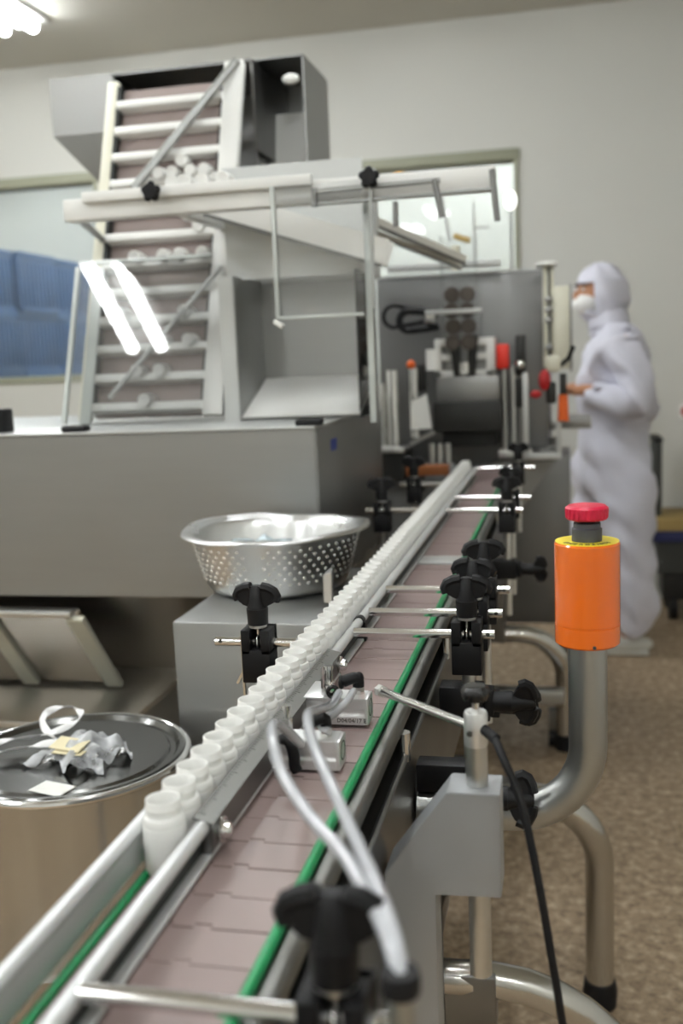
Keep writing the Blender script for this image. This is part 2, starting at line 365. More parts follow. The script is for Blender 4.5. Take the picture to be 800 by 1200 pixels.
# ------------------------------------------------------------------ the conveyor
XC = -.2405; CY0, CY1 = .26, 3.14
def conveyor():
    t = thing('conveyor', (XC, CY0, 0), 'long tabletop chain conveyor with mauve brown slats and green edge strips', 'conveyor')
    # one slat of the chain: a plate whose hinge zone steps forward in teeth
    p = .0396; g = .0007; w = .0530
    top = [(-w, p/2-g), (-.022, p/2-g), (-.022, p/2+.0045-g), (-.014, p/2+.0045-g), (-.014, p/2-g), (.001, p/2-g), (.001, p/2+.0045-g), (.013, p/2+.0045-g), (.013, p/2-g), (w, p/2-g)]
    def shift(y): return y-p+2*g
    poly = [(x, y) for x, y in top]+[(x, shift(y)) for x, y in top[::-1]]
    b = MB(); b.prism(poly, 'Z', -.0045, 0); me = b.mesh('chain_slat', 'slat')
    y = CY0+p/2; first = True; i = 0
    while y < CY1:
        if not abs(y-1.772) < .032:
            piece(me, 'chain_slat', (XC, y, B+random.uniform(-.0003, .0003)), t, (random.uniform(-.004, .004), 0, 0))
        y += p
    MB().box(XC-.054, XC+.054, CY0, CY1, B-.02, B-.008).build('chain_bed', 'groove', t)
    tp = MB(); tp.box(XC-.054, XC+.054, 1.742, 1.802, B-.006, B+.001, .001)
    tp = tp.build('transfer_plate', 'lightgrey', t)  # light grey tone stands in for the metal's bright reflection
    for s in (-1, 1):
        xe = XC+s*.0568
        MB().tube([(xe, CY0, B-.0005), (xe, CY1, B-.0005)], .0042 if s > 0 else .0032, 12).build('wear_strip', 'green', t)
        if s > 0: MB().box(xe+.0038, xe+.0180, CY0, CY1, B-.019, B-.001, .0055, seg=3).build('edge_rail', 'edge_rail', t)
        else: MB().box(xe-.0085, xe-.0035, CY0, CY1, B-.03, B-.004, .001).build('edge_rail', 'edge_rail', t)
        xo = xe+(s*.0245 if s > 0 else -.0085)
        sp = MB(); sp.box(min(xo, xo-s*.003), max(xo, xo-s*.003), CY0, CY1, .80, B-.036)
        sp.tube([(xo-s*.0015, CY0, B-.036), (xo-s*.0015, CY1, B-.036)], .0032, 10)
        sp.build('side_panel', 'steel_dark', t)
        yy = .615
        while yy < CY1:
            MB().cyl((xe+(.0197 if s > 0 else .01), yy, B-.041), (xe+(.0197 if s > 0 else .01), yy, B-.012), .0076, seg=16).build('standoff', 'chrome', t); yy += .35
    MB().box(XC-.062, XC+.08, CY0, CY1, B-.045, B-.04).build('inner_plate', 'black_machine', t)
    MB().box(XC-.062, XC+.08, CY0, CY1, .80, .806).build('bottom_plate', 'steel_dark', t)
    # screw plate on the right side panel
    xo = XC+.0568+.0245
    for yy in (1.02, 1.9):
        pl = MB().box(xo, xo+.005, yy-.02, yy+.02, .865, .925, .001).build('splice_plate', 'steel_dark', t)
        for z in (.882, .908):
            MB().lathe([(0, .0105), (.003, .0105), (.0055, .008), (.0055, .005)], (xo, yy-.006, z), 12, 'X').build('bolt', 'chrome', pl)
    # hoop legs with rubber feet
    def hoop(y0, x_out, z0, foot_y, r=.021, back=-.14, R=.16):
        pts = [(back, y0, z0)]
        xs = x_out
        for k in range(0, 10):
            a = math.pi/2*k/9
            pts.append((xs-R+R*math.sin(a), y0+(foot_y-y0)*k/9, z0-R+R*math.cos(a)))
        pts += [(xs, foot_y, .05)]
        l = MB().tube(pts, r, 18).build('leg', 'leg', t)
        MB().lathe([(0, .055), (r+.003, .055), (r+.006, .03), (r+.004, 0), (0, 0)], (xs, foot_y, 0), 18).build('rubber_foot', 'rubber', l)
    hoop(1.96, .055, .475, 2.02, r=.029)
    hoop(1.28, .10, .515, 1.36, r=.024, R=.25, back=-.22)
    hoop(3.36, -.02, .42, 3.42, r=.03, back=-.3)
    for yy in (1.62, 3.36):
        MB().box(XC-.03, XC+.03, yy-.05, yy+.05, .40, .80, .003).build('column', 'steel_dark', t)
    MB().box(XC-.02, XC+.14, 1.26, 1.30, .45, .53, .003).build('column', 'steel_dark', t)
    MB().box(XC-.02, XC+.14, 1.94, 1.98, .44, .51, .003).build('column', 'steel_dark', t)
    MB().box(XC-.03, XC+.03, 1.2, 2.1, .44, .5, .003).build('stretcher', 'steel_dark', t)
    MB().box(-.32, -.02, 3.28, 3.33, .205, .25, .003).build('stretcher', 'tube', t)
    c = MB().box(-.075, -.03, 3.42, 3.45, .06, .14, .004).build('caster', 'steel_dark', t)
    MB().cyl((-.075, 3.445, .037), (-.03, 3.445, .037), .037, seg=24).build('wheel', 'rubber', c)
    return t
conveyor()

# ------------------------------------------------------------------ the row of bottles
XB, YB0, PIT = -.2855, .647, .0306
def bottle_mesh():
    pr = [(0, .0012), (.012, .0008), (.0142, .0), (.0152, .0022), (.0154, .010), (.0154, .0342), (.0152, .0350), (.0147, .0355), (.0147, .0360), (.0151, .0366), (.0152, .0374),
          (.0149, .0392), (.0144, .0410), (.0139, .0419), (.0131, .0423), (.0125, .0425), (.0123, .0430), (.0123, .0462), (.0125, .0466), (.0128, .0472), (.0128, .0488), (.0125, .0494), (.0123, .0498),
          (.0124, .0534), (.0122, .0540), (.0114, .0540), (.0111, .0534), (.0110, .046), (.0110, .0425), (.0138, .037), (.0140, .003), (0, .003)]
    b = MB(); b.lathe(pr, seg=32); return b.mesh('white_bottle', 'bottle', sharp=48)
bme = bottle_mesh()
ordn = ['first', 'second', 'third', 'fourth', 'fifth', 'sixth', 'seventh', 'eighth', 'ninth', 'tenth', 'eleventh', 'twelfth']
def bottle(loc, label, group, name='white_bottle', rot=None):
    o = bpy.data.objects.new(name, bme); COL.objects.link(o); o.location = loc
    if rot: o.rotation_euler = rot
    return tag(o, label, 'bottle', group)
ordn += ['thirteenth', 'fourteenth', 'fifteenth', 'sixteenth', 'seventeenth', 'eighteenth', 'nineteenth', 'twentieth']
nb = 75; cnt = {}
for i in range(nb):
    y = YB0+i*PIT
    if i == 0: lb = 'open white plastic bottle nearest the camera, its whole body showing'
    elif i < 12: lb = f'{ordn[i]} open white plastic bottle from the near end of the row'
    else:
        sec = 'open white bottle beside the far end of the steel ruler' if y < 1.095 else 'open white bottle past the ruler end, before the black clip' if y < 1.245 else 'open white bottle in the row past the black clip' if y < 1.78 else None
        cnt[sec] = cnt.get(sec, 0)+1
        lb = f'{ordn[cnt[sec]-1]} {sec}' if sec else 'blurred white bottle in the far row beyond the shiny transfer plate'
    bottle((XB+random.uniform(-.0006, .0006), y, B+.0004), lb, 'white bottles in the row on the conveyor')

# ------------------------------------------------------------------ guide rails
def rails():
    # left rail
    xl = -.3092
    t = thing('guide_rail', (xl, .2, B), 'light grey guide rail on the left side of the bottle row', 'guide rail')
    MB().tube([(xl, .16, 1.0225), (xl, 2.95, 1.0225)], .0058, 14).build('nose_bar', 'rail', t)
    MB().box(xl-.002, xl+.0042, .16, 2.95, B+.003, 1.021).build('inner_face', 'rail', t)
    MB().box(xl-.009, xl+.001, .16, 2.95, B+.003, B+.007).build('lower_lip', 'rail', t)
    ap = MB(); ap.prism([(-.392, .96), (-.378, .96), (-.378, 1.012), (-.392, 1.006)], 'Y', 1.585, 1.60, .001); ap.prism([(-.392, .96), (-.388, .96), (-.388, 1.006), (-.392, 1.006)], 'Y', 1.60, 1.64)
    ap.build('angle_bracket', 'alu', t)
    for yy in (.905, .93):
        MB().lathe([(0, -.009), (.006, -.009), (.006, -.002), (.0085, -.002), (.0085, 0)], (xl-.004, yy, 1.014), 14, 'X').build('bolt', 'chrome', t)
    # right rail
    xr = -.2622
    t = thing('guide_rail', (xr, .2, B), 'light grey guide rail right of the bottles, with bolts and ruler strip', 'guide rail')
    MB().tube([(xr, .16, 1.0215), (xr, .667, 1.0215)], .0058, 14).build('nose_bar', 'rail', t)
    MB().tube([(xr, 1.085, 1.0215), (xr, 2.95, 1.0215)], .0058, 14).build('nose_bar', 'rail', t)
    MB().box(xr-.0056, xr-.002, .16, 2.95, B+.003, 1.021).build('channel_web', 'groove', t)
    MB().box(xr-.004, xr+.006, .16, 2.95, B+.002, B+.0055, .001).build('lower_lip', 'rail', t)
    for yy in (.676, 1.084):
        c = MB().box(xr-.003, xr+.0055, yy-.014, yy+.014, 1.0, 1.0255, .001).build('end_block', 'steel_dark', t)
        MB().lathe([(0, .0125), (.0035, .0125), (.006, .0105), (.0068, .007), (.0068, .006), (.0098, .006), (.0098, .004), (.0085, .002), (.0085, 0)], (xr+.0055, yy, 1.0135), 18, 'X').build('bolt', 'chrome', c)
    # ruler strip, tilted to the right
    ry = RY(math.radians(16)); L0, L1 = .66, 1.094; ym = (L0+L1)/2
    rs = MB().obox((xr+.001, ym, 1.0265), (.0155, L1-L0, .0014), ry).build('ruler_strip', 'ruler', t)
    mk = MB(); k = 0; y = L0+.01
    while y < L1-.005:
        ln = .006 if k % 5 == 0 else .0035
        c = Vector((xr+.001, y, 1.0265))+ry@Vector((-.0074+ln/2, 0, .0008)); mk.obox(c, (ln, .0007, .0002), ry); y += .005; k += 1
    mk.build('ruler_marks', 'ink', rs, kind='stuff')
    MB().box(xr+.0066, xr+.0078, L0, L1, 1.004, 1.0235).build('ruler_flange', 'steel_dark', rs)
    b = MB(); b.tube([(xr, 1.238, 1.0215), (xr, 1.25, 1.0215)], .0072, 14); b.box(xr-.003, xr+.0085, 1.238, 1.25, B+.002, 1.0215)
    b.build('rail_clip', 'black', t)
rails()

# ------------------------------------------------------------------ rail clamps
def wing(b, c, rot=Matrix.Identity(3), s=1.0, stem=.03):
    """wing knob: half-round wing, ridge in the middle and hub below, axis along local z"""
    t = MB()
    out = [(-.0262, .003), (-.0255, .0085), (-.0215, .0125), (-.014, .0150), (-.006, .0162), (0, .0165), (.006, .0162), (.014, .0150), (.0215, .0125), (.0255, .0085), (.0262, .003), (.0235, -.0025), (.016, -.0065), (.009, -.010), (-.009, -.010), (-.016, -.0065), (-.0235, -.0025)]
    t.prism(out, 'Y', -.0048, .0048, .002)
    for sx in (-1, 1): t.tube([(sx*.007, 0, .0148), (sx*.015, 0, .0136), (sx*.0225, 0, .0098), (sx*.0252, 0, .0045), (sx*.0228, 0, -.001)], .0062, 8)
    t.tube([(0, 0, -.012), (0, -.0005, -.003), (0, 0, .0135), (0, 0, .0168)], [.0128, .0098, .0078, .005], 18)
    t.tube([(0, 0, -stem), (0, 0, -.0105)], [.0122, .0130], 20)
    bmesh.ops.scale(t.bm, vec=(s, s, s), verts=t.bm.verts[:])
    b.merge(t.bm, Matrix.Translation(Vector(c)) @ rot.to_4x4())
def clamp(x, y, z, rod0, rod1, label, side=1, post=.83, cross=None, wa=0, flag=None, knob=True):
    t = thing('rail_clamp', (x, y, z-.045), label, 'clamp', 'rod clamps of the guide rails')
    b = MB()                                   # forked block: two jaws on a base, rear wall
    b.box(x-.0175, x+.0175, y-.0165, y+.0165, z-.046, z-.006, .0015)
    b.box(x-.0175, x-.0062, y-.0165, y+.0165, z-.012, z+.018, .0015); b.box(x+.0062, x+.0175, y-.0165, y+.0165, z-.012, z+.018, .0015)
    b.box(x-.0175, x+.0175, y+.008, y+.0165, z-.012, z+.018)
    b.build('clamp_block', 'black', t)
    bt = MB().ball((x, y-.006, z), (.0036, .005, .0095)).cyl((x, y, z-.012), (x, y, z+.025), .003, seg=10).build('eye_bolt', 'chrome', t)
    MB().cyl((x-.004, y-.012, z-.0118), (x+.004, y-.012, z-.0118), .0018, seg=8).build('pin', 'chrome', bt)
    k = MB(); wing(k, (x, y, z+.052), RZ(math.radians(wa))); k.build('wing_knob', 'black', t)
    MB().cyl((x, y, z+.0185), (x, y, z+.0215), .0108, seg=20).build('washer', 'steel', t)
    r = MB().cyl((rod0, y, z), (rod1, y, z), .0055, seg=18).build('rod', 'chrome', t)
    e = rod1 if side > 0 else rod0
    MB().cyl((e-side*.0075, y-.0048, z+.0012), (e-side*.0075, y-.0057, z+.0012), .0024, seg=12).build('cross_hole', 'ink', r)
    px = x
    MB().cyl((px, y+.004, post), (px, y+.004, z-.045), .0078, seg=18).build('post', 'steel', t)
    if cross is not None:
        c = MB(); c.box(min(x-side*.034, x+side*.018), max(x-side*.034, x+side*.018), y-.014, y+.018, cross-.02, cross+.02, .002)
        c.box(min(x+side*.018, x+side*.03), max(x+side*.018, x+side*.03), y-.010, y+.014, cross-.016, cross+.016, .002)
        c = c.build('cross_block', 'black', t)
        k = MB(); wing(k, (x+side*.062, y, cross), RY(side*math.pi/2) @ RZ(math.radians(12)), stem=.033); k.build('wing_knob', 'black', c)
    if flag:
        MB().box(x-.0205, x-.0178, y-.008, y-.004, z-.075, z+.01).obox((x-.0215, y-.006, z-.04), (.003, .01, .02), RY(.5)).build('metal_tab', 'chrome', t)
    return t
XR = -.119
clamp(XR+.003, .458, 1.026, -.256, -.085, 'blurred black wing clamp closest to the camera with its chrome rod', 1, .84, None, 0)
clamp(XR, 1.18, 1.025, -.256, -.087, 'sharp black wing clamp right of the belt, nearest of the three', 1, .83, .943, 4)
clamp(XR, 1.28, 1.025, -.256, -.084, 'black wing clamp right of the belt, middle of the three', 1, .83, .905, -14)
clamp(XR+.002, 1.41, 1.025, -.256, -.082, 'black wing clamp right of the belt, farthest of the three', 1, .83, None, 10)
clamp(-.127, 2.14, 1.025, -.256, -.095, 'blurred black clamp right of the belt beyond the transfer plate, nearer one', 1, .80, .90, 10)
clamp(-.127, 2.33, 1.025, -.256, -.085, 'blurred black clamp right of the belt beyond the transfer plate, farther one', 1, .80, None, -20)
clamp(-.14, 2.93, 1.025, -.256, -.095, 'farthest blurred black clamp at right of the belt under the capping head', 1, .84, None, 0)
clamp(-.361, 1.13, 1.025, -.415, -.3148, 'black wing clamp at left of the bottles in front of the grey cabinet and bowl', -1, .84, None, -6, flag=True)
clamp(-.394, 2.156, 1.025, -.43, -.3148, 'blurred black clamp at left of the bottles just right of the bowl rim', -1, .84, None, 12)
clamp(-.388, 2.587, 1.025, -.425, -.3148, 'farthest blurred black clamp at left of the bottles', -1, .84, None, 0)

# ------------------------------------------------------------------ the two air cylinders
def px(x, y, d):
    v = rt*((x-400)/F)-up*((y-600)/F)+fw; return Vector((0, 0, H))+v*d
def air_cylinder(x0, x1, y0, zt, label, brk, date=None):
    """block lying across the belt, front face at y0"""
    t = thing('air_cylinder', ((x0+x1)/2, y0+.012, B+.003), label, 'air cylinder')
    b = MB(); z0 = zt-.027; dp = .027
    prof = [(y0, z0), (y0, z0+.009), (y0+.0015, z0+.011), (y0+.0015, z0+.014), (y0, z0+.016), (y0, zt), (y0+dp, zt), (y0+dp, z0)]
    b.prism(prof, 'X', x0, x1-.003, .0006); b.build('cylinder_body', 'alu', t)
    e = MB().box(x1-.0035, x1, y0+.0005, y0+dp-.0005, z0, zt-.0003, .0008).build('end_plate', 'alu', t)
    MB().lathe([(.0078, .0), (.0078, .0004), (.0088, .0004), (.0088, .0)], (x1, y0+dp/2, z0+.0145), 20, 'X').build('end_ring', 'groove', e)
    k = MB(); k.box(brk, x0+.0005, y0-.001, y0+dp*.45, z0+.001, zt, .0006); k.box(brk, x0+.0005, y0-.001, y0+.05, zt-.0035, zt+.0005, .0006); k.box(brk, brk+.004, y0-.001, y0+.05, z0-.001, zt)
    k.build('mounting_bracket', 'alu', t)
    if date:
        me = text_mesh(date, .0058); d = bpy.data.objects.new('date_print', me); COL.objects.link(d); d.parent = t
        d.location = Vector(((x0+x1)/2+.006, y0-.0002, z0+.0045))-wloc(t); d.rotation_euler = (math.pi/2, 0, 0)
    return t
c1 = air_cylinder(-.238, -.193, .938, 1.0255, 'aluminium air cylinder farther along the belt, date stamped on its front', -.2575, 'D04/04/17 E')
c2 = air_cylinder(-.255, -.197, .828, 1.0245, 'aluminium air cylinder block nearer the camera with black elbow fittings', -.2665)
def fittings():
    # farther cylinder: chrome flow control with black collar, black elbow on chrome nut
    f = MB(); x, y, z = -.2345, .955, 1.0255
    f.cyl((x, y, z), (x, y, z+.012), .0052, seg=6).cyl((x, y, z+.012), (x, y, z+.024), .0035, seg=12).cyl((x, y, z+.024), (x, y, z+.028), .0048, seg=14).box(x-.0075, x-.006, y-.004, y+.004, z, z+.026)
    f.cyl((x, y, z+.007), (x+.006, y-.014, z+.006), .0055, seg=14)
    v = f.build('flow_control', 'chrome', c1)
    MB().torus((x+.0075, y-.0165, z+.006), .0052, .0022, 'Y', 20, 8).build('collar', 'black_gloss', v)
    x = -.205
    n = MB().cyl((x, y, z), (x, y, z+.008), .0058, seg=6).build('fitting_nut', 'chrome', c1)
    e = MB().tube(smooth_path([(x, y, z+.007), (x, y, z+.0135), (x-.004, y-.003, z+.0165), (x-.014, y-.006, z+.0135)], 5), .0058, 12); e.ball((x+.001, y, z+.016), (.005, .005, .006)); e.torus((x-.0155, y-.0065, z+.013), .0048, .0022, 'X', 18, 8)
    e.build('elbow', 'black', n)
    # nearer cylinder
    x, y, z = -.238, .826, 1.013
    e = MB().tube(smooth_path([(x-.006, y-.008, 1.030), (x, y-.010, 1.027), (x+.003, y-.0095, 1.016), (x+.003, y-.0085, 1.006), (x+.005, y-.008, 1.0005)], 5), .0050, 12)
    e.ball((x-.005, y-.009, 1.0295), (.0062, .0055, .005)); e.build('elbow', 'black', c2)
    x, y, z = -.212, .842, 1.0245
    n = MB().cyl((x, y, z), (x, y, z+.009), .0056, seg=6).build('fitting_nut', 'kraft' if 0 else 'chrome', c2)
    MB().tube(smooth_path([(x, y, z+.008), (x, y, z+.014), (x-.004, y-.003, z+.0165), (x-.016, y-.006, z+.0125)], 5), .0056, 12).build('elbow', 'black', n)
    f = MB(); x, y, z = -.249, .85, 1.0245
    f.cyl((x, y, z), (x, y, z+.012), .0046, seg=6).cyl((x, y, z+.012), (x, y, z+.02), .003, seg=12).cyl((x, y, z+.02), (x, y, z+.024), .004, seg=14)
    f.build('flow_control', 'chrome', c2)
    def tb(parent, pts, r=.004): MB().tube(smooth_path(pts, 10), r, 12).build('air_tube', 'tubing', parent)
    tb(c2, [px(352, 872, .865), px(338, 858, .82), px(322, 848, .755), px(319, 862, .71), px(330, 905, .655), px(364, 958, .60), px(405, 1005, .55), px(440, 1068, .50), px(458, 1110, .475), px(467, 1150, .462)])
    tb(c1, [px(397, 812, .985), px(388, 826, .92), px(372, 832, .83), px(361, 838, .765), px(366, 868, .71), px(390, 925, .63), px(416, 982, .57), px(444, 1045, .515), px(462, 1098, .48), px(471, 1150, .462)])
    tb(c1, [px(414, 810, .99), px(406, 822, .955), px(392, 836, .93), px(377, 846, .91), px(378, 853, .905), px(386, 857, .90)], .0036)
fittings()
def grommet():
    c = px(469, 1148, .462)
    t = thing('tube_grommet', (c.x, c.y, .9), 'blurred black round grommet that takes the two clear air tubes', 'grommet')
    MB().lathe([(.003, .0045), (.0085, .0045), (.0092, .002), (.0092, -.005), (.0085, -.0065), (.0045, -.0065)], c, 24).build('rubber_cap', 'rubber', t)
    MB().cyl((c.x, c.y, .86), (c.x, c.y, c.z-.006), .0062, seg=16).build('post', 'tube', t)
    MB().box(-.159, c.x+.008, c.y-.008, c.y+.008, .852, .866, .001).build('bracket_arm', 'steel_dark', t)
grommet()

# ------------------------------------------------------------------ sensor bracket, rod sensor and cable
def sensor():
    t = thing('sensor_bracket', (-.1, .82, .40), 'grey aluminium bracket plate with chamfered shoulder, carrying a rod sensor', 'bracket')
    X = -.0775; y0, y1 = .80, .842
    poly = [(-.1135, .40), (-.1135, .905), (-.0575, .905), (-.0575, .9955), (-.1005, .9955), (-.1555, .921), (-.1555, .40)]
    MB().prism(poly, 'Y', y0, y1, .0008).build('bracket_plate', 'alu_paint', t)
    MB().cyl((X, .821, .995), (X, .821, 1.031), .0094, seg=28).build('post', 'steel', t)
    MB().cyl((X, .821, .823), (X, .821, .906), .0094, seg=28).build('post', 'steel', t)
    h = MB().lathe([(0, 1.030), (.0096, 1.030), (.0100, 1.031), (.0100, 1.057), (.0090, 1.0595), (0, 1.0595)], (X, .821, 0), 28).build('sensor_holder', 'alu', t)
    MB().cyl((X-.004, .8105, 1.043), (X-.0045, .8118, 1.043), .0026, seg=12).build('set_screw_hole', 'ink', h)
    k = MB()
    for a in range(5): k.ball((X+.0075*math.cos(a*1.257+.3), .821+.0075*math.sin(a*1.257+.3), 1.0755), (.0052, .0052, .0062), 10, 6)
    k.lathe([(0, 1.0695), (.010, 1.0695), (.0112, 1.073), (.0112, 1.078), (.009, 1.0815), (0, 1.082)], (X, .821, 0), 20)
    k = k.build('star_knob', 'black_gloss', t)
    MB().cyl((X, .821, 1.058), (X, .821, 1.071), .0032, seg=12).build('screw', 'chrome', k)
    a = Vector((X-.006, .823, 1.046)); tip = px(447, 810, 1.0)
    s = MB().cyl(a, tip, .0042, seg=16).build('rod_sensor', 'chrome', t)
    d = (tip-a).normalized()
    MB().cyl(tip-d*.002, tip+d*.005, .0062, seg=6).cyl(tip+d*.005, tip+d*.007, .003, seg=10).build('hex_tip', 'steel', s)
    cp_ = [(X+.008, .815, 1.046), (X+.016, .806, 1.043), px(590, 890, .82), px(605, 925, .815), px(616, 962, .812), px(632, 1040, .81), px(645, 1115, .815), px(655, 1175, .82), px(664, 1240, .83), px(672, 1330, .86)]
    c = MB().tube(smooth_path(cp_, 8), .0034, 10); c.cyl((X+.006, .817, 1.046), (X+.018, .804, 1.042), .0046, seg=12)
    c.build('cable', 'rubber', t)
sensor()

# ------------------------------------------------------------------ emergency stop post
def estop():
    x, y = .0165, 1.0
    t = thing('emergency_stop_post', (x, y, .85), 'emergency stop, red mushroom button on orange housing and bent tube', 'emergency stop')
    zb = 1.069; R = .075; zt = .889; xs = x
    pts = [(-.1555, y, zt), (-.11, y, zt)]
    for k in range(13):
        a = math.pi/2*k/12; pts.append((xs-R+R*math.sin(a), y, zt+R-R*math.cos(a)))
    pts.append((xs, y, zb+.01))
    MB().tube(pts, .0188, 28).build('bent_tube', 'tube', t)
    r = .0313
    o = MB().lathe([(0, 0), (r-.002, 0), (r, .002), (r, .0198), (r-.0009, .0203), (r-.0009, .0212), (r, .0217), (r, .0995), (r-.0012, .1012), (0, .1012)], (xs, y, zb), 56).build('housing', 'orange', t)
    MB().cyl((xs+.006, y-r-.0006, zb+.0035), (xs+.006, y-r+.002, zb+.0035), .0018, seg=10).build('screw', 'ink', o)
    z = zb+.1012
    pl = MB().lathe([(.010, z), (.010, z+.0006), (.0302, z+.0006), (.0302, z)], (xs, y, 0), 48).build('yellow_plate', 'yellow', t)
    # two words around the ring
    for word, a0, st in (('EMERGENCY', -math.pi/2, .16), ('STOP', math.pi/2, .2)):
        n = len(word)
        for i, chh in enumerate(word):
            a = a0+(i-(n-1)/2)*st*1.55
            o2 = bpy.data.objects.new('letter', text_mesh(chh, .0075, .0002)); COL.objects.link(o2); o2.parent = pl
            o2.location = Vector((xs+.0235*math.cos(a), y+.0235*math.sin(a), z+.0008))-wloc(pl); o2.rotation_euler = (0, 0, a+math.pi/2)
    MB().lathe([(.0143, z), (.0143, z+.0125), (.0133, z+.0132), (.0128, z+.0135), (.0128, z+.0178), (.0122, z+.0184), (0, z+.0184)], (xs, y, 0), 40).build('collar', 'grey_collar', t)
    MB().cyl((xs, y, z+.018), (xs, y, z+.026), .0082, seg=24).build('stem', 'black', t)
    # serrated mushroom
    def fn(v, a): return v
    zz = z+.0215; b = MB(); prof = [(0, zz), (.0188, zz), (.0203, zz+.0018), (.0209, zz+.0085), (.0204, zz+.0112), (.0175, zz+.0136), (.010, zz+.0148), (0, zz+.0150)]
    def ser(v, a):
        rr = math.hypot(v.x, v.y)
        if rr > .0185 and v.z < zz+.0108:
            ph = (a-(v.z-zz)*14) % (2*math.pi/22)
            q = 1-.07*(1-ph/(2*math.pi/22)); return Vector((v.x*q, v.y*q, v.z))
        return v
    b.lathe(prof, (xs, y, 0), 132, fn=ser); b.build('mushroom_button', 'red_button', t, sharp=30)
    c = MB().box(-.09, -.068, y-.030, y-.012, .878, .925, .002).build('tube_clamp', 'black', t)
    MB().box(-.1555, -.085, y-.012, y+.014, .91, .94, .002).build('tube_bracket', 'black', t)
    k = MB(); wing(k, (-.052, y-.02, .912), RY(math.pi/2) @ RZ(math.radians(-10)), .95, .03); k.build('wing_knob', 'black', c)
estop()

# ------------------------------------------------------------------ grey cabinet with the aluminium bowl
def cabinet():
    t = thing('metal_cabinet', (-.52, 1.77, 0), 'plain grey metal cabinet under the aluminium bowl, left of the bottle row', 'cabinet')
    MB().box(-.642, -.398, 1.545, 1.985, .03, .935, .004).build('cabinet_body', 'steel_panel', t)
    MB().box(-.62, -.42, 1.565, 1.965, 0, .031).build('plinth', 'black', t)
cabinet()
def bowl():
    c = Vector((-.536, 1.815, .9352)); R0, R1, hh = .128, .170, .113
    t = thing('aluminium_bowl', c, 'dented aluminium colander bowl on the grey cabinet', 'bowl')
    def wob(v, a):
        k = max(0, v.z)/hh
        s = 1+.016*k*math.sin(2*a+.7)+.006*k*math.sin(5*a+1)+.004*math.sin(3*a)
        return Vector((v.x*s, v.y*s, v.z+k*(.003*math.sin(2*a+2.2)+.002*math.sin(3*a+.4)+.0012*math.sin(7*a))))
    pr = [(0, .002), (R0-.014, .002), (R0-.004, .004), (R0+.004, .014)]+[(R0+.004+(R1-.012-R0-.004)*k/8, .014+(hh-.014)*k/8) for k in range(1, 9)]+[(R1-.006, hh+.002), (R1+.002, hh+.001), (R1+.004, hh-.003), (R1+.002, hh-.005), (R1-.004, hh-.004)]
    pr2 = [(R1-.013, hh-.004)]+[(R0+.002+(R1-.014-R0-.002)*k/8, .014+(hh-.014)*k/8) for k in range(7, -1, -1)]+[(R0-.010, .005), (0, .0045)]
    MB().lathe(pr+pr2, c, 72, fn=wob).build('bowl_shell', 'alum_bowl', t, sharp=70)
    d = MB()
    for row in range(7):
        z = .030+row*.0105; r = R0+.004+(R1-.012-R0-.004)*(z-.014)/(hh-.014)
        for k in range(50):
            a = 2*math.pi*(k+.5*(row % 2))/50
            if math.sin(a*3) > .93: continue
            v = wob(Vector((r*math.cos(a), r*math.sin(a), z)), a)
            d.lathe([(.0036, -.0005), (.0027, .0014), (.0, .0021)], c+v, 6, 'X', fn=lambda q, aa, a=a: RZ(a) @ q)
    d.build('dimples', 'chrome', t, kind='stuff', sharp=80)
    f = MB()
    tb = bmesh.new(); bmesh.ops.create_icosphere(tb, subdivisions=3, radius=1)
    for v in tb.verts:
        n = math.sin(9*v.co.x+3*v.co.y)*.18+math.sin(13*v.co.y+5*v.co.z)*.15+math.sin(11*v.co.z)*.1
        v.co *= 1+n; v.co = Vector((v.co.x*.075, v.co.y*.06, v.co.z*.035))
    f.merge(tb, Matrix.Translation(c+Vector((-.035, 0, .055))))
    tag(f.build('plastic_bag', 'blue_film', loc=c+Vector((-.035, 0, .02)), sharp=20), 'crumpled bluish clear plastic bag lying inside the aluminium bowl', 'bag')
bowl()

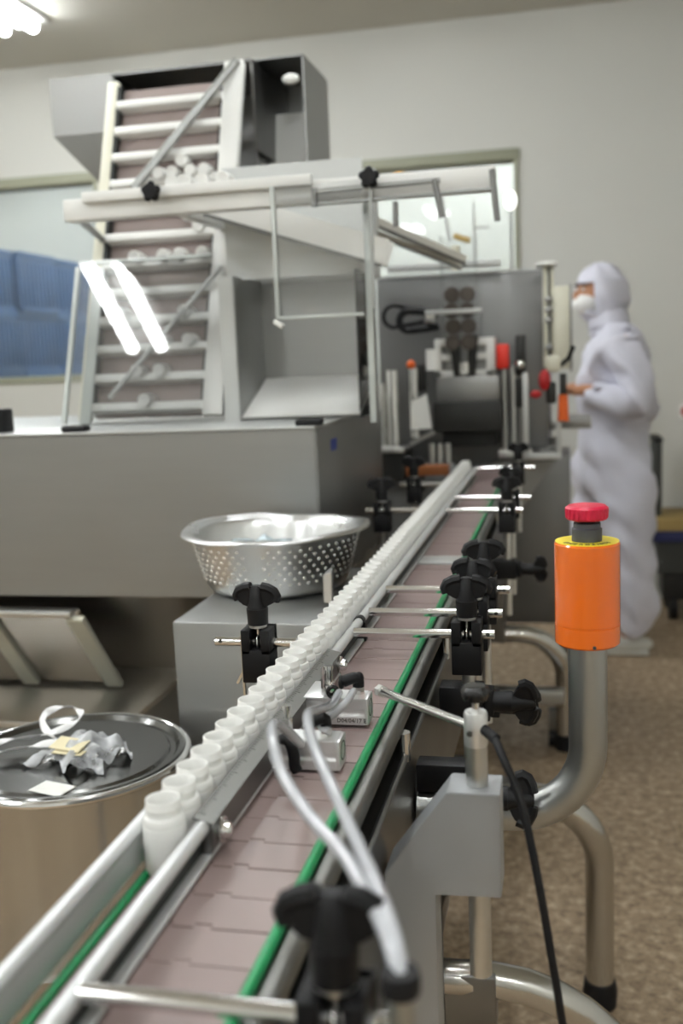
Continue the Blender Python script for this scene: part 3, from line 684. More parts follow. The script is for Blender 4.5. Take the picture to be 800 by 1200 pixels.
# ------------------------------------------------------------------ steel drum at lower left and what lies on its lid
def drum():
    c = Vector((-.742, 1.362, 0)); R = .172; zl = .775
    t = thing('steel_drum', c, 'round stainless steel drum with lid at lower left beside the conveyor', 'drum')
    MB().lathe([(0, 0), (R-.004, 0), (R-.004, .02), (R-.001, .03), (R-.001, .25), (R+.004, .26), (R-.001, .27), (R-.001, .50), (R+.004, .51), (R-.001, .52), (R-.001, zl-.006), (R-.02, zl-.005), (0, zl-.03)], c, 64).build('drum_body', 'drum', t)
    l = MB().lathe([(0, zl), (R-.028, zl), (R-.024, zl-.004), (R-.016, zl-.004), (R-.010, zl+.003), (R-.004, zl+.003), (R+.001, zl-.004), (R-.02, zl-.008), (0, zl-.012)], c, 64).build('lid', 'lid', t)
    MB().torus(c+Vector((0, 0, zl-.004)), R+.002, .006, 'Z', 72, 10).build('clamp_ring', 'chrome', t)
    z = zl
    def ribbon(name, pts, w, m, label, cat, group=None):
        P = smooth_path(pts, 8); b = MB(); vs = []
        for i, p in enumerate(P):
            d = (P[min(i+1, len(P)-1)]-P[max(i-1, 0)]).normalized(); n = Vector((-d.y, d.x, 0)); n = n.normalized() if n.length > .01 else Vector((1, 0, 0))
            n = (n+Vector((0, 0, .8*math.sin(i*.35)))).normalized()
            for s in (-1, 1): vs.append([b.bm.verts.new(p+n*w*s/2+Vector((0, 0, k*.0012))) for k in (0, 1)])
        for i in range(len(P)-1):
            a0, a1, b0, b1 = vs[2*i], vs[2*i+1], vs[2*i+2], vs[2*i+3]
            for q in ((a0[0], a1[0], b1[0], b0[0]), (a0[1], b0[1], b1[1], a1[1]), (a0[0], b0[0], b0[1], a0[1]), (a1[0], a1[1], b1[1], b1[0])): b.bm.faces.new(q)
        tag(b.build(name, m, loc=pts[0], sharp=60), label, cat, group)
    ribbon('plastic_strap', [(-.895, 1.325, z+.008), (-.85, 1.355, z+.018), (-.80, 1.372, z+.022), (-.765, 1.392, z+.030), (-.757, 1.428, z+.036), (-.783, 1.452, z+.040), (-.812, 1.440, z+.040), (-.812, 1.405, z+.034), (-.782, 1.372, z+.024), (-.735, 1.352, z+.012), (-.69, 1.335, z+.007)], .011, 'strap', 'white plastic strap tied in an open loop on the drum lid', 'strap')
    ribbon('plastic_strap', [(-.90, 1.292, z+.006), (-.85, 1.318, z+.012), (-.80, 1.335, z+.018), (-.76, 1.345, z+.022), (-.72, 1.335, z+.014)], .012, 'strap', 'second white plastic strap, lying flat toward the left edge of the lid', 'strap')
    tb = bmesh.new(); bmesh.ops.create_grid(tb, x_segments=26, y_segments=22, size=1)
    for v in tb.verts:
        x, y = v.co.x, v.co.y; q = math.hypot(x, y)
        h = max(0, 1-q*.75)*.030+.010*math.sin(7*x+2*y)*math.cos(6*y-x)+.006*math.sin(15*x-9*y)
        v.co = Vector((x*.062*(1+.15*math.sin(4*y)), y*.052*(1+.2*math.sin(5*x)), max(.0015, h+.004)))
    b = MB(); b.merge(tb, Matrix.Translation((-.712, 1.345, z)) @ Matrix.Rotation(-.25, 4, 'Z'))
    o = tag(b.build('plastic_bag', 'film', loc=(-.712, 1.345, z), sharp=80), 'crumpled clear plastic bag on the drum lid', 'bag')
    b = MB(); b.obox((-.728, 1.330, z+.028), (.055, .03, .0015), RZ(-.25) @ RX(.25)); b.obox((-.722, 1.322, z+.022), (.05, .026, .0015), RZ(-.1) @ RX(.1))
    tag(b.build('cream_card', 'kraft', loc=(-.728, 1.330, z+.02)), 'cream card inside the clear bag on the drum lid', 'card')
    tag(MB().obox((-.708, 1.235, z+.0012), (.055, .036, .001), RZ(-.25)).build('paper_label', 'paper', loc=(-.708, 1.235, z)), 'blank white paper label lying near the front edge of the drum lid', 'label')
drum()

# ------------------------------------------------------------------ feeder machine with its sloping underside
def feeder():
    t = thing('bottle_feeder', (-1.3, 2.4, 0), 'wide grey stainless feeder cabinet behind the bowl, with sloping underside', 'machine')
    b = MB(); b.prism([(2.03, .857), (2.03, 1.214), (2.78, 1.214), (2.78, .857)], 'X', -2.35, -.503, .004); b.build('front_cabinet', 'steel_panel', t)
    MB().box(-2.35, -.505, 2.026, 2.78, 1.2145, 1.2185, .001).build('top_rim', 'lightgrey', t)
    b = MB(); b.prism([(2.035, .856), (2.33, .60), (2.70, .60), (2.775, .856)], 'X', -2.3, -.52); b.build('sloping_underside', 'hatch', t)
    MB().box(-2.28, -.93, 1.93, 2.72, .585, .60, .002).build('base_plate', 'steel', t)
    MB().box(-2.26, -.96, 1.95, 2.70, .02, .5855, .003).build('base_cabinet', 'steel_panel', t)
    for x in (-2.2, -.62):
        MB().cyl((x, 2.6, 0), (x, 2.6, .61), .022, seg=16).build('leg', 'tube', t)
    # inclined hatch with cream side strips
    def slab(x0, x1, off, th, y0=2.0, z0=.818, y1=2.17, z1=.612):
        d = Vector((0, y1-y0, z1-z0)).normalized(); n = Vector((0, d.z, -d.y)); n = n if n.y < 0 else -n
        b = MB(); p = [(y0, z0), (y1, z1)]; q = [Vector((0, a, c))+n*off for a, c in p]; r = [v+n*th for v in q]
        b.prism([(q[0].y, q[0].z), (q[1].y, q[1].z), (r[1].y, r[1].z), (r[0].y, r[0].z)], 'X', x0, x1, .0015); return b
    h = slab(-1.85, -1.05, -.02, .018).build('hatch_panel', 'hatch', t)
    slab(-1.075, -1.035, -.004, .014).build('side_strip', 'cream', h); slab(-1.29, -1.25, -.004, .014).build('side_strip', 'cream', h)
    MB().box(-1.85, -1.06, 1.985, 2.03, .818, .832, .003).build('top_edge', 'steel', h)
    # rubber latches, sticker
    for x, y in ((-1.049, 2.06), (-.478-.045, 2.06)):
        MB().box(x-.028, x+.028, y-.018, y+.018, 1.2185, 1.232, .005).build('rubber_latch', 'rubber', t)
    MB().box(-1.27, -1.23, 2.08, 2.12, 1.2185, 1.272, .004).build('black_stop', 'black', t)
    MB().box(-.503, -.5024, 2.16, 2.215, 1.155, 1.18).build('blue_sticker', 'blue_sticker', t)
feeder()
SL = .37; TH = math.atan(SL)            # lean of the elevator
def lean(x, y0, z, off=0):
    """a point of the leaning plane that meets z=1.24 at y0"""
    return Vector((x, y0+SL*(z-1.24)-off*math.cos(TH), z+off*math.sin(TH)))
def leanbox(b, x0, x1, y0, z0, z1, off, th, bev=0):
    c = (lean(x0, y0, z0, off+th/2)+lean(x1, y0, z1, off+th/2))/2
    b.obox(c, (x1-x0, th, (z1-z0)/math.cos(TH)), RX(-TH), bev); return b
def elevator():
    yb = 2.345
    t = thing('bottle_elevator', (-1.0, yb, 1.2185), 'tall leaning elevator with brown belt, pale cleats and white posts', 'elevator')
    leanbox(MB(), -1.14, -.845, yb, 1.235, 2.07, -.02, .02).build('belt', 'belt', t)
    b = MB(); b.obox(Vector(((-1.14-.845)/2, 0, 0))*0+(lean(-1.14, yb, 1.24, 0)+lean(-.845, yb, 1.24, 0))/2*0, (.29, .034, .020), RX(-TH), .003)
    cm = b.mesh('cleat', 'white')
    for k in range(12):
        z = 1.248+k*.0697
        piece(cm, 'cleat', lean(-.993, yb, z, .017), t)
    leanbox(MB(), -.848, -.797, yb, 1.222, 2.10, .015, .022, .003).build('side_post', 'beam', t)
    leanbox(MB(), -1.172, -1.142, yb, 1.222, 2.085, .0, .025, .003).build('side_post', 'cream', t)
    leanbox(MB(), -.857, -.849, yb, 1.24, 2.07, -.02, .045).build('belt_edge', 'groove', t)
    leanbox(MB(), -1.142, -1.134, yb, 1.24, 2.07, -.02, .045).build('belt_edge', 'groove', t)
    # struts across the front
    def strut(a, b_, r, m): MB().tube([a, b_], r, 10).build('strut', m, t)
    strut(lean(-.807, yb, 2.085, .055), lean(-1.06, yb, 1.775, .055), .011, 'tube')
    strut(lean(-1.078, yb, 1.262, .055), lean(-.815, yb, 1.565, .055), .006, 'lightgrey')
    # dark head housing over the belt
    h = MB(); y0, y1 = 2.64, 3.0
    h.box(-1.175, -.785, y0+.02, y1, 2.115, 2.122); h.box(-1.175, -.785, y1-.01, y1, 1.7, 2.12); h.box(-.793, -.785, y0+.03, y1, 1.9, 2.12); h.box(-1.175, -1.167, y0+.03, y1, 1.9, 2.12)
    h.build('head_housing', 'steel_dark', t)
    # side hood on the left, wedge-shaped below
    h = MB(); T_ = [(-1.372, 2.70), (-1.178, 2.70), (-1.178, 3.05), (-1.372, 3.05)]; Q_ = [(-1.25, 2.93), (-1.178, 2.93), (-1.178, 3.05), (-1.25, 3.05)]
    h.add([(x, y, 2.135) for x, y in T_]+[(x, y, 1.985) for x, y in T_]+[(x, y, 1.79) for x, y in Q_], [(0, 1, 2, 3), (11, 10, 9, 8)]+[(i, i+4, (i+1) % 4+4, (i+1) % 4) for i in range(4)]+[(i+4, i+8, (i+1) % 4+8, (i+1) % 4+4) for i in range(4)])
    h.build('side_hood', 'mid_machine', t)
    # discharge hood on the right, open toward the front
    h = MB(); x0, x1, y0, y1, z0, z1 = -.808, -.668, 2.74, 3.02, 1.80, 2.142
    h.box(x0, x0+.004, y0, y1, z0, z1); h.box(x1-.004, x1, y0, y1, z0, z1); h.box(x0, x1, y1-.004, y1, z0, z1); h.box(x0, x1, y0, y1, z1-.004, z1)
    h.build('discharge_hood', 'steel_panel', t)
    MB().obox((-.738, 2.85, 1.915), (.128, .23, .004), RX(1.35)).build('discharge_chute', 'white', t)
    MB().ball((-.703, 2.735, 2.081), (.024, .012, .014), 14, 8).build('hood_white_oval', 'white', t)  # plain white oval on the front of the hood
    # collecting bin under it, open front with a pale sloping floor
    g = MB(); x0, x1, y0, y1, z0, z1 = -.783, -.46, 2.30, 2.52, 1.2185, 1.55
    g.box(x0, x0+.035, y0, y1, z0, z1, .002); g.box(x0, x1, y1-.006, y1, z0, z1)
    bn = g.build('collecting_bin', 'steel_panel', t)
    MB().box(x1-.005, x1, y0, y1, z0, z1).build('clear_side', 'acrylic', bn)
    a = math.atan2(.085, y1-y0)
    MB().obox(((x0+x1)/2+.016, (y0+y1)/2, 1.268), (x1-x0-.042, (y1-y0)/math.cos(a), .004), RX(a)).build('bin_floor', 'white', bn)
    MB().box(x0-.002, x0+.033, y0-.006, y0+.002, z0, z1).build('bin_post', 'lightgrey', bn)
    # light grey housing above the bin
    MB().box(-.783, -.45, 2.36, 2.365, 1.545, 1.80).build('transfer_housing', 'lightgrey', t)
    MB().box(-.783, -.45, 2.51, 2.55, 1.545, 1.80).build('rear_housing', 'lightgrey', t)
    # white chutes falling to the right
    def chute(p, q, w, th, m='white'):
        p, q = Vector(p), Vector(q); d = q-p; L = d.length; ex = d.normalized(); ey = Vector((0, 1, 0)); ey = (ey-ex*ey.dot(ex)).normalized(); ez = ex.cross(ey)
        R3 = Matrix((ex, ey, ez)).transposed(); b = MB(); c = (p+q)/2
        b.obox(c, (L, w, .003), R3)
        for s in (-1, 1): b.obox(c+ey*s*w/2+ez*th/2, (L, .003, th), R3)
        o = b.build('chute', m, t)
        MB().obox(c-ey*(w/2+.003)-ez*.004, (L, .004, .008), R3).build('chute_edge', 'steel_dark', o); return o
    chute((-.80, 2.31, 1.69), (-.40, 2.33, 1.555), .09, .055)
    chute((-.55, 2.48, 1.715), (-.295, 2.95, 1.61), .04, .018)
    chute((-.50, 2.62, 1.67), (-.31, 3.0, 1.60), .03, .012)
    return t
ELEV = elevator()
spots = [(-1.07, 3, 0), (-.97, 5, 0), (-.927, 5, 0), (-.868, 5, 0), (-.905, 3, 0), (-.959, 2, 0), (-.889, 2, 0), (-1.015, 1, 0), (-.958, 1, 0), (-.99, 0, 0), (-.883, 6, 0), (-.915, 6, .028), (-.999, 8, 0), (-.962, 8, 0), (-.915, 8, 0), (-.878, 8, 0), (-.94, 8, .028), (-1.045, 5, 0)]
def elevator_bottles():
    for i, (x, k, up_) in enumerate(spots):
        p = lean(x, 2.345, 1.248+k*.0697+.012+up_, .004)
        row = ['lowest', 'second lowest', 'third lowest', 'fourth lowest', 'fifth lowest', 'sixth lowest', 'seventh lowest', 'eighth lowest', 'ninth lowest'][k]
        same = sorted(s[0] for s in spots if s[1] == k and s[2] == up_); j = same.index(x)
        where = 'only one there' if len(same) == 1 else f'{ordn[j]} from the left there'
        if up_: where = 'heaped on top of others'
        bottle(p+Vector((0, -.050, .012)), f'white bottle on the {row} elevator cleat, {where}', 'white bottles lying on the elevator cleats', rot=(-math.pi/2-.02, 0, 0))
    for j, (x, y, z) in enumerate([(-.80, 2.21, 1.7415), (-.765, 2.21, 1.7415), (-.72, 2.21, 1.7415)]):
        pass
elevator_bottles()

# ------------------------------------------------------------------ guard: cross beam with acrylic doors
def guard():
    t = thing('guard_frame', (-.6, 2.1, 1.2185), 'white aluminium cross beam in front of the elevator holding clear acrylic guards', 'guard')
    MB().box(-1.052, -.135, 2.085, 2.125, 1.666, 1.712, .004).build('cross_beam', 'beam', t)
    e = MB()
    for z in (1.680, 1.698): e.lathe([(0, 0), (.008, 0), (.008, .003), (0, .003)], (-1.055, 2.105, z), 14, 'X')
    e.build('end_cap', 'white', t)
    MB().box(-1.0, -.50, 2.07, 2.085, 1.700, 1.722, .002).build('upper_rail', 'beam', t)
    MB().tube([(-.49, 2.062, 1.684), (-.24, 2.062, 1.688)], .0055, 10).build('thin_rail', 'tube', t)
    MB().tube([(-.50, 2.062, 1.660), (-.135, 2.062, 1.664)], .0045, 10).build('thin_rail', 'tube', t)
    for x0, z0, x1, z1 in ((-.329, 1.653, -.330, 1.606), (-.251, 1.690, -.238, 1.617), (-.140, 1.70, -.131, 1.603), (-.492, 1.69, -.492, 1.655)):
        MB().tube([(x0, 2.06, z0), (x1, 2.06, z1)], .006, 8).build('hanger', 'steel_dark', t)
    for x, z in ((-.832, 1.707), (-.377, 1.701)):
        k = MB()
        for a in range(5): k.ball((x+.0135*math.cos(a*1.257+.3), 2.045, z+.0135*math.sin(a*1.257+.3)), (.0085, .009, .0085), 10, 6)
        k.cyl((x, 2.034, z), (x, 2.054, z), .015, seg=18).cyl((x, 2.05, z), (x, 2.09, z), .006, seg=10)
        k.build('star_knob', 'black', t)
    MB().cyl((-.377, 2.055, 1.45), (-.377, 2.055, 1.69), .0035, seg=8).build('thin_rod', 'tube', t)
    # posts that carry the beam from the feeder top
    for x in (-.822,): MB().box(x-.012, x+.012, 2.12, 2.50, 1.675, 1.70, .002).build('support_arm', 'beam', t)
    MB().tube([(-1.03, 2.12, 1.675), (-1.155, 2.50, 1.675)], .009, 8).build('support_arm', 'tube', t)
    for x in (-.395,):
        MB().box(x-.007, x+.007, 2.095, 2.11, 1.2185, 1.668, .002).build('acrylic_post', 'acr_edge', t)
    # hanging clear door in the middle
    MB().box(-.575, -.40, 2.06, 2.065, 1.44, 1.70).build('acrylic_door', 'acrylic', t)
    MB().box(-.582, -.574, 2.052, 2.066, 1.437, 1.70, .001).box(-.578, -.40, 2.052, 2.066, 1.436, 1.443, .001).build('door_edge', 'acr_edge', t)
    MB().obox((-.577, 2.054, 1.428), (.022, .012, .010), RY(.6), .002).build('door_hinge', 'white', t)
    # leaning clear cover in front of the elevator, lower left
    cv = leanbox(MB(), -1.178, -.835, 2.27, 1.225, 1.612, 0, .005).build('acrylic_cover', 'acrylic', t)
    e = MB(); leanbox(e, -1.186, -1.176, 2.27, 1.225, 1.60, -.004, .012); e.build('cover_edge', 'acr_edge', cv)
    e = MB(); leanbox(e, -1.145, -1.118, 2.27, 1.225, 1.60, -.012, .006); e.build('cover_fold', 'acr_edge', cv)
    e = MB(); leanbox(e, -1.18, -.835, 2.27, 1.606, 1.614, -.002, .008); e.build('cover_edge', 'acr_edge', cv)
    return t
guard()
for j, x in enumerate((-.80, -.772, -.735, -.69)):
    bottle((x, 2.079, 1.7125+.0154), f'white bottle lying on the cross beam, {ordn[j]} from the left', 'white bottles lying on the cross beam', rot=(-math.pi/2, 0, 0))

# ------------------------------------------------------------------ the capping machine at the end of the conveyor
def capper():
    t = thing('capping_machine', (-.35, 3.5, 0), 'dark grey capping machine at the far end of the conveyor with white capping head', 'machine')
    MB().box(-.60, -.062, 3.32, 4.05, .98, 1.60, .005).build('back_cabinet', 'dark_machine', t)
    MB().box(-.60, -.062, 3.318, 4.05, 1.598, 1.606).build('cabinet_rim', 'lightgrey', t)
    MB().box(-1.15, -.36, 3.25, 4.05, .10, .98, .004).build('base_cabinet', 'dark_machine', t)
    MB().box(-.36, .005, 3.72, 4.05, .36, .98, .004).build('rear_cabinet', 'dark_machine', t)
    MB().cyl((-.03, 3.95, 0), (-.03, 3.95, .361), .02, seg=12).build('cabinet_leg', 'black_machine', t)
    for x in (-1.1, -.42):
        for y in (3.32, 3.98): MB().cyl((x, y, 0), (x, y, .101), .03, seg=12).build('foot', 'rubber', t)
    b = MB(); b.prism([(-.36, .97), (-.03, 1.06), (-.03, 1.03), (-.19, .80), (-.36, .80)], 'Y', 3.22, 3.6, .003); b.build('side_bracket', 'mid_machine', t)
    # head
    p = MB(); y = 3.19
    p.box(-.402, -.382, y, y+.03, 1.282, 1.398, .003); p.box(-.245, -.218, y, y+.03, 1.282, 1.398, .003); p.box(-.402, -.218, y, y+.03, 1.282, 1.300, .003)
    p.box(-.385, -.345, y, y+.028, 1.375, 1.398, .002); p.box(-.275, -.24, y, y+.028, 1.375, 1.398, .002); p.box(-.385, -.34, y, y+.028, 1.332, 1.352, .002); p.box(-.28, -.24, y, y+.028, 1.332, 1.352, .002)
    p.build('capping_head', 'white', t)
    MB().box(-.402, -.218, y+.03, y+.10, 1.28, 1.40).build('head_block', 'mid_machine', t)
    for x, q in ((-.335, .10), (-.285, -.10)):
        MB().obox((x, y-.01, 1.345), (.026, .025, .125), RY(-q), .004).build('head_fork', 'black_machine', t)
    MB().cyl((-.31, y-.012, 1.29), (-.31, y-.012, 1.325), .018, seg=16).build('chuck', 'chrome', t)
    MB().box(-.395, -.205, y-.03, y+.14, 1.205, 1.282, .004).build('gearbox', 'mid_machine', t)
    MB().box(-.405, -.198, y-.05, y+.14, 1.115, 1.206, .004).build('lower_gearbox', 'black_machine', t)
    MB().box(-.385, -.215, y, y+.14, 1.065, 1.117, .003).build('guide_block', 'black_machine', t)
    MB().box(-.213, -.175, y-.015, y+.03, 1.30, 1.375, .006).build('red_block', 'brick_red', t)
    MB().cyl((-.398, 3.12, 1.305), (-.398, 3.12, 1.368), .022, seg=20).build('white_cylinder', 'white', t)
    # cap track coming down from above
    c = MB()
    for s in (-1, 1): c.box(-.317+s*.052-.003, -.317+s*.052+.003, 3.135, 3.165, 1.40, 1.70)
    c.box(-.37, -.264, 3.165, 3.17, 1.40, 1.70); c.build('cap_track', 'acrylic', t)
    z = 1.385; n = 0
    cap = MB().lathe([(0, -.006), (.0225, -.006), (.0232, -.005), (.0232, .005), (.021, .0062), (0, .0062)], seg=20, axis='Y').mesh('dark_cap', 'cap_brown')
    while z < 1.545:
        for dx in (-.0235, .0235): piece(cap, 'dark_cap', (-.317+dx+.002*math.sin(n*2.1), 3.15, z), t)
        z += .0475; n += 1
    MB().box(-.42, -.25, 3.125, 3.14, 1.470, 1.484, .002).build('track_bracket', 'lightgrey', t)
    MB().cyl((-.325, 3.14, 1.60), (-.325, 3.14, 1.67), .014, seg=14).build('sensor_cap', 'cream', t)
    MB().obox((-.305, 3.14, 1.690), (.05, .03, .016), RY(.35), .003).build('tan_stop', 'ochre', t)
    MB().obox((-.352, 3.14, 1.755), (.008, .01, .15), RY(-.16)).build('guide_strip', 'tube', t)
    MB().box(-.272, -.266, 3.14, 3.15, 1.605, 1.79).box(-.27, -.225, 3.14, 3.15, 1.715, 1.722).build('sensor_stalk', 'tube', t)
    MB().box(-.55, -.20, 3.24, 3.27, 1.612, 1.632, .002).build('top_bar', 'lightgrey', t)
    # hoses at the left of the head
    for k, (cx, cz, R) in enumerate(((-.485, 1.46, .030), (-.53, 1.475, .034))):
        pts = [(cx+.09, 3.24, cz+.02), (cx+.03, 3.23, cz+.028)]+[(cx+R*math.cos(a), 3.225, cz+R*math.sin(a)) for a in [math.radians(d) for d in range(80, 290, 21)]]+[(cx+.05, 3.23, cz-.026), (cx+.09, 3.24, cz-.02)]
        MB().tube(smooth_path(pts, 3), .012 if k == 0 else .007, 10).build('hose', 'black', t)
    MB().cyl((-.43, 3.225, 1.46), (-.40, 3.225, 1.46), .016, seg=14).build('hose_nut', 'chrome', t)
    # chrome columns standing left of the gearbox
    for x, yy, z0, z1, r in ((-.525, 3.12, 1.075, 1.31, .018), (-.465, 3.16, 1.10, 1.315, .014), (-.56, 3.14, 1.075, 1.27, .012)):
        MB().cyl((x, yy, z0), (x, yy, z1), r, seg=18).build('guide_column', 'chrome', t)
    MB().box(-.585, -.485, 3.06, 3.16, 1.062, 1.076, .002).build('column_base', 'steel', t)
    MB().box(-.59, -.49, 3.07, 3.25, .98, 1.062).build('column_stand', 'black_machine', t)
    MB().obox((-.445, 3.22, 1.095), (.10, .05, .012), RY(-.45)).build('slant_plate', 'steel', t)
    MB().ball((-.463, 3.10, 1.325), .014, 10, 8).build('orange_lamp_cap', 'orange_grip', t)
    b = MB(); b.prism([(-.47, 1.13), (-.405, 1.13), (-.418, 1.235), (-.465, 1.215)], 'Y', 3.10, 3.103); b.build('hanging_card', 'paper', t)
    MB().box(-.485, -.44, 3.17, 3.25, 1.24, 1.32, .003).build('dark_bracket', 'black_machine', t)
    for k in range(3): MB().cyl((-.405+k*.024, 3.09, 1.02), (-.405+k*.024, 3.09, 1.085), .0095, seg=12).build('air_valve', 'steel', t)
    MB().box(-.45, -.34, 3.06, 3.12, 1.0, 1.022, .002).build('valve_block', 'alu_paint', t)
    MB().box(-.47, -.345, 2.98, 3.03, 1.0, 1.03, .003).build('orange_board', 'rust', t)
    MB().box(-.47, -.45, 2.99, 3.25, .93, 1.002).build('board_stand', 'black_machine', t)
    # right of the head: column, actuator and small dark parts
    MB().cyl((-.165, 3.20, 1.07), (-.165, 3.20, 1.31), .011, seg=14).build('guide_column', 'steel', t)
    MB().cyl((-.192, 3.21, 1.05), (-.192, 3.21, 1.30), .008, seg=14).build('guide_column', 'steel', t)
    MB().box(-.155, -.125, 3.18, 3.22, 1.28, 1.40, .004).box(-.16, -.13, 3.19, 3.23, 1.18, 1.27, .004).build('actuator', 'black_machine', t)
    MB().ball((-.142, 3.165, 1.312), .015, 12, 8).build('chrome_ball', 'chrome', t)
    MB().cyl((-.145, 3.2, 1.05), (-.145, 3.2, 1.18), .014, seg=12).build('piston', 'steel_dark', t)
    MB().box(-.21, -.11, 3.15, 3.22, 1.03, 1.055, .003).build('actuator_base', 'steel', t)
    # open aluminium frame
    f = MB(); y0, y1 = 3.0, 3.03
    f.box(-.128, -.113, y0, y1, 1.055, 1.29, .002); f.box(-.036, -.020, y0, y1, 1.055, 1.29, .002); f.box(-.128, -.020, y0, y1, 1.040, 1.058, .002)
    f.build('open_frame', 'lightgrey', t)
    MB().box(-.12, -.04, 3.03, 3.5, 1.03, 1.045).build('frame_arm', 'steel_dark', t)
    # control column and box
    MB().box(-.072, -.040, 3.17, 3.20, 1.30, 1.605, .003).build('control_column', 'cream', t)
    MB().box(-.056, -.050, 3.165, 3.171, 1.32, 1.60).build('column_slot', 'groove', t)
    MB().box(-.090, -.030, 3.15, 3.22, 1.596, 1.61, .002).build('column_cap', 'steel', t)
    cb = MB().box(-.040, .006, 3.12, 3.20, 1.295, 1.535, .004).build('control_box', 'cream', t)
    MB().box(.006, .013, 3.115, 3.20, 1.285, 1.54, .002).build('box_cover', 'mid_machine', cb)
    for z in (1.50, 1.47, 1.44, 1.36): MB().box(-.066, -.044, 3.155, 3.168, z-.008, z+.008, .002).build('terminal', 'mid_machine', cb)
    k = MB().box(-.06, -.02, 2.985, 3.03, 1.29, 1.335, .008); k.build('white_joint', 'cream', t)
    MB().tube([(-.03, 3.0, 1.30), (.0, 3.0, 1.325), (.016, 3.0, 1.36)], .006, 8).build('lever', 'black', t)
    MB().ball((-.066, 2.99, 1.268), (.017, .016, .030), 14, 10).build('red_grip', 'dark_red', t)
    MB().ball((-.090, 2.985, 1.228), (.017, .014, .012), 14, 8).build('red_grip', 'dark_red', t)
    MB().box(-.062, -.032, 2.995, 3.03, 1.20, 1.262, .008).build('dark_joint', 'black_machine', t)
    MB().cyl((-.014, 3.0, 1.150), (-.014, 3.0, 1.225), .0155, .013, 14).build('orange_grip', 'orange_grip', t)
    MB().box(-.024, -.004, 2.995, 3.01, 1.225, 1.285, .003).build('grip_joint', 'black_machine', t)
    MB().box(-.02, .075, 3.55, 3.7, 1.085, 1.125, .003).build('side_tray', 'mid_machine', t)
    MB().box(-.062, -.02, 3.55, 3.7, 1.085, 1.1, .003).build('tray_arm', 'mid_machine', t)
    MB().ball((-.165, 3.22, 1.80), (.020, .014, .030), 14, 10).build('white_glow_oval', 'glow_white', t)  # white oval given its own glow, on a thin stalk
    MB().cyl((-.165, 3.225, 1.60), (-.165, 3.225, 1.78), .004, seg=8).build('oval_stalk', 'tube', t)
capper()

# ------------------------------------------------------------------ the operator in the cleanroom suit
def skin(name, chains, m, parent, root, sub=2, loc=None, fine=None):
    """chains: lists of (x, y, z, r or (rx, ry)); first point of a chain is welded to an earlier point if equal"""
    vs, es, rs, idx = [], [], [], {}
    for ch in chains:
        prev = None
        for p in ch:
            k = tuple(round(c, 4) for c in p[:3])
            if k not in idx:
                idx[k] = len(vs); vs.append(k); rs.append(p[3] if isinstance(p[3], tuple) else (p[3], p[3]))
            i = idx[k]
            if prev is not None and prev != i: es.append((prev, i))
            prev = i
    me = bpy.data.meshes.new('tmp'); me.from_pydata(vs, es, [])
    o = bpy.data.objects.new('tmp', me); COL.objects.link(o)
    o.modifiers.new('s', 'SKIN').use_smooth_shade = True
    for i, r in enumerate(rs):
        me.skin_vertices[0].data[i].radius = r; me.skin_vertices[0].data[i].use_root = (i == root)
    s = o.modifiers.new('u', 'SUBSURF'); s.levels = sub; s.render_levels = sub
    bpy.context.view_layer.update()
    r = bpy.data.meshes.new_from_object(o.evaluated_get(bpy.context.evaluated_depsgraph_get()))
    bpy.data.objects.remove(o); bpy.data.meshes.remove(me)
    r.materials.clear(); r.materials.append(M[m]); r.name = name
    w = wloc(parent) if parent else Vector(loc)
    r.transform(Matrix.Translation(-w))
    for f in r.polygons: f.use_smooth = True
    ob = bpy.data.objects.new(name, r); COL.objects.link(ob)
    if parent: ob.parent = parent
    else: ob.location = w
    return ob
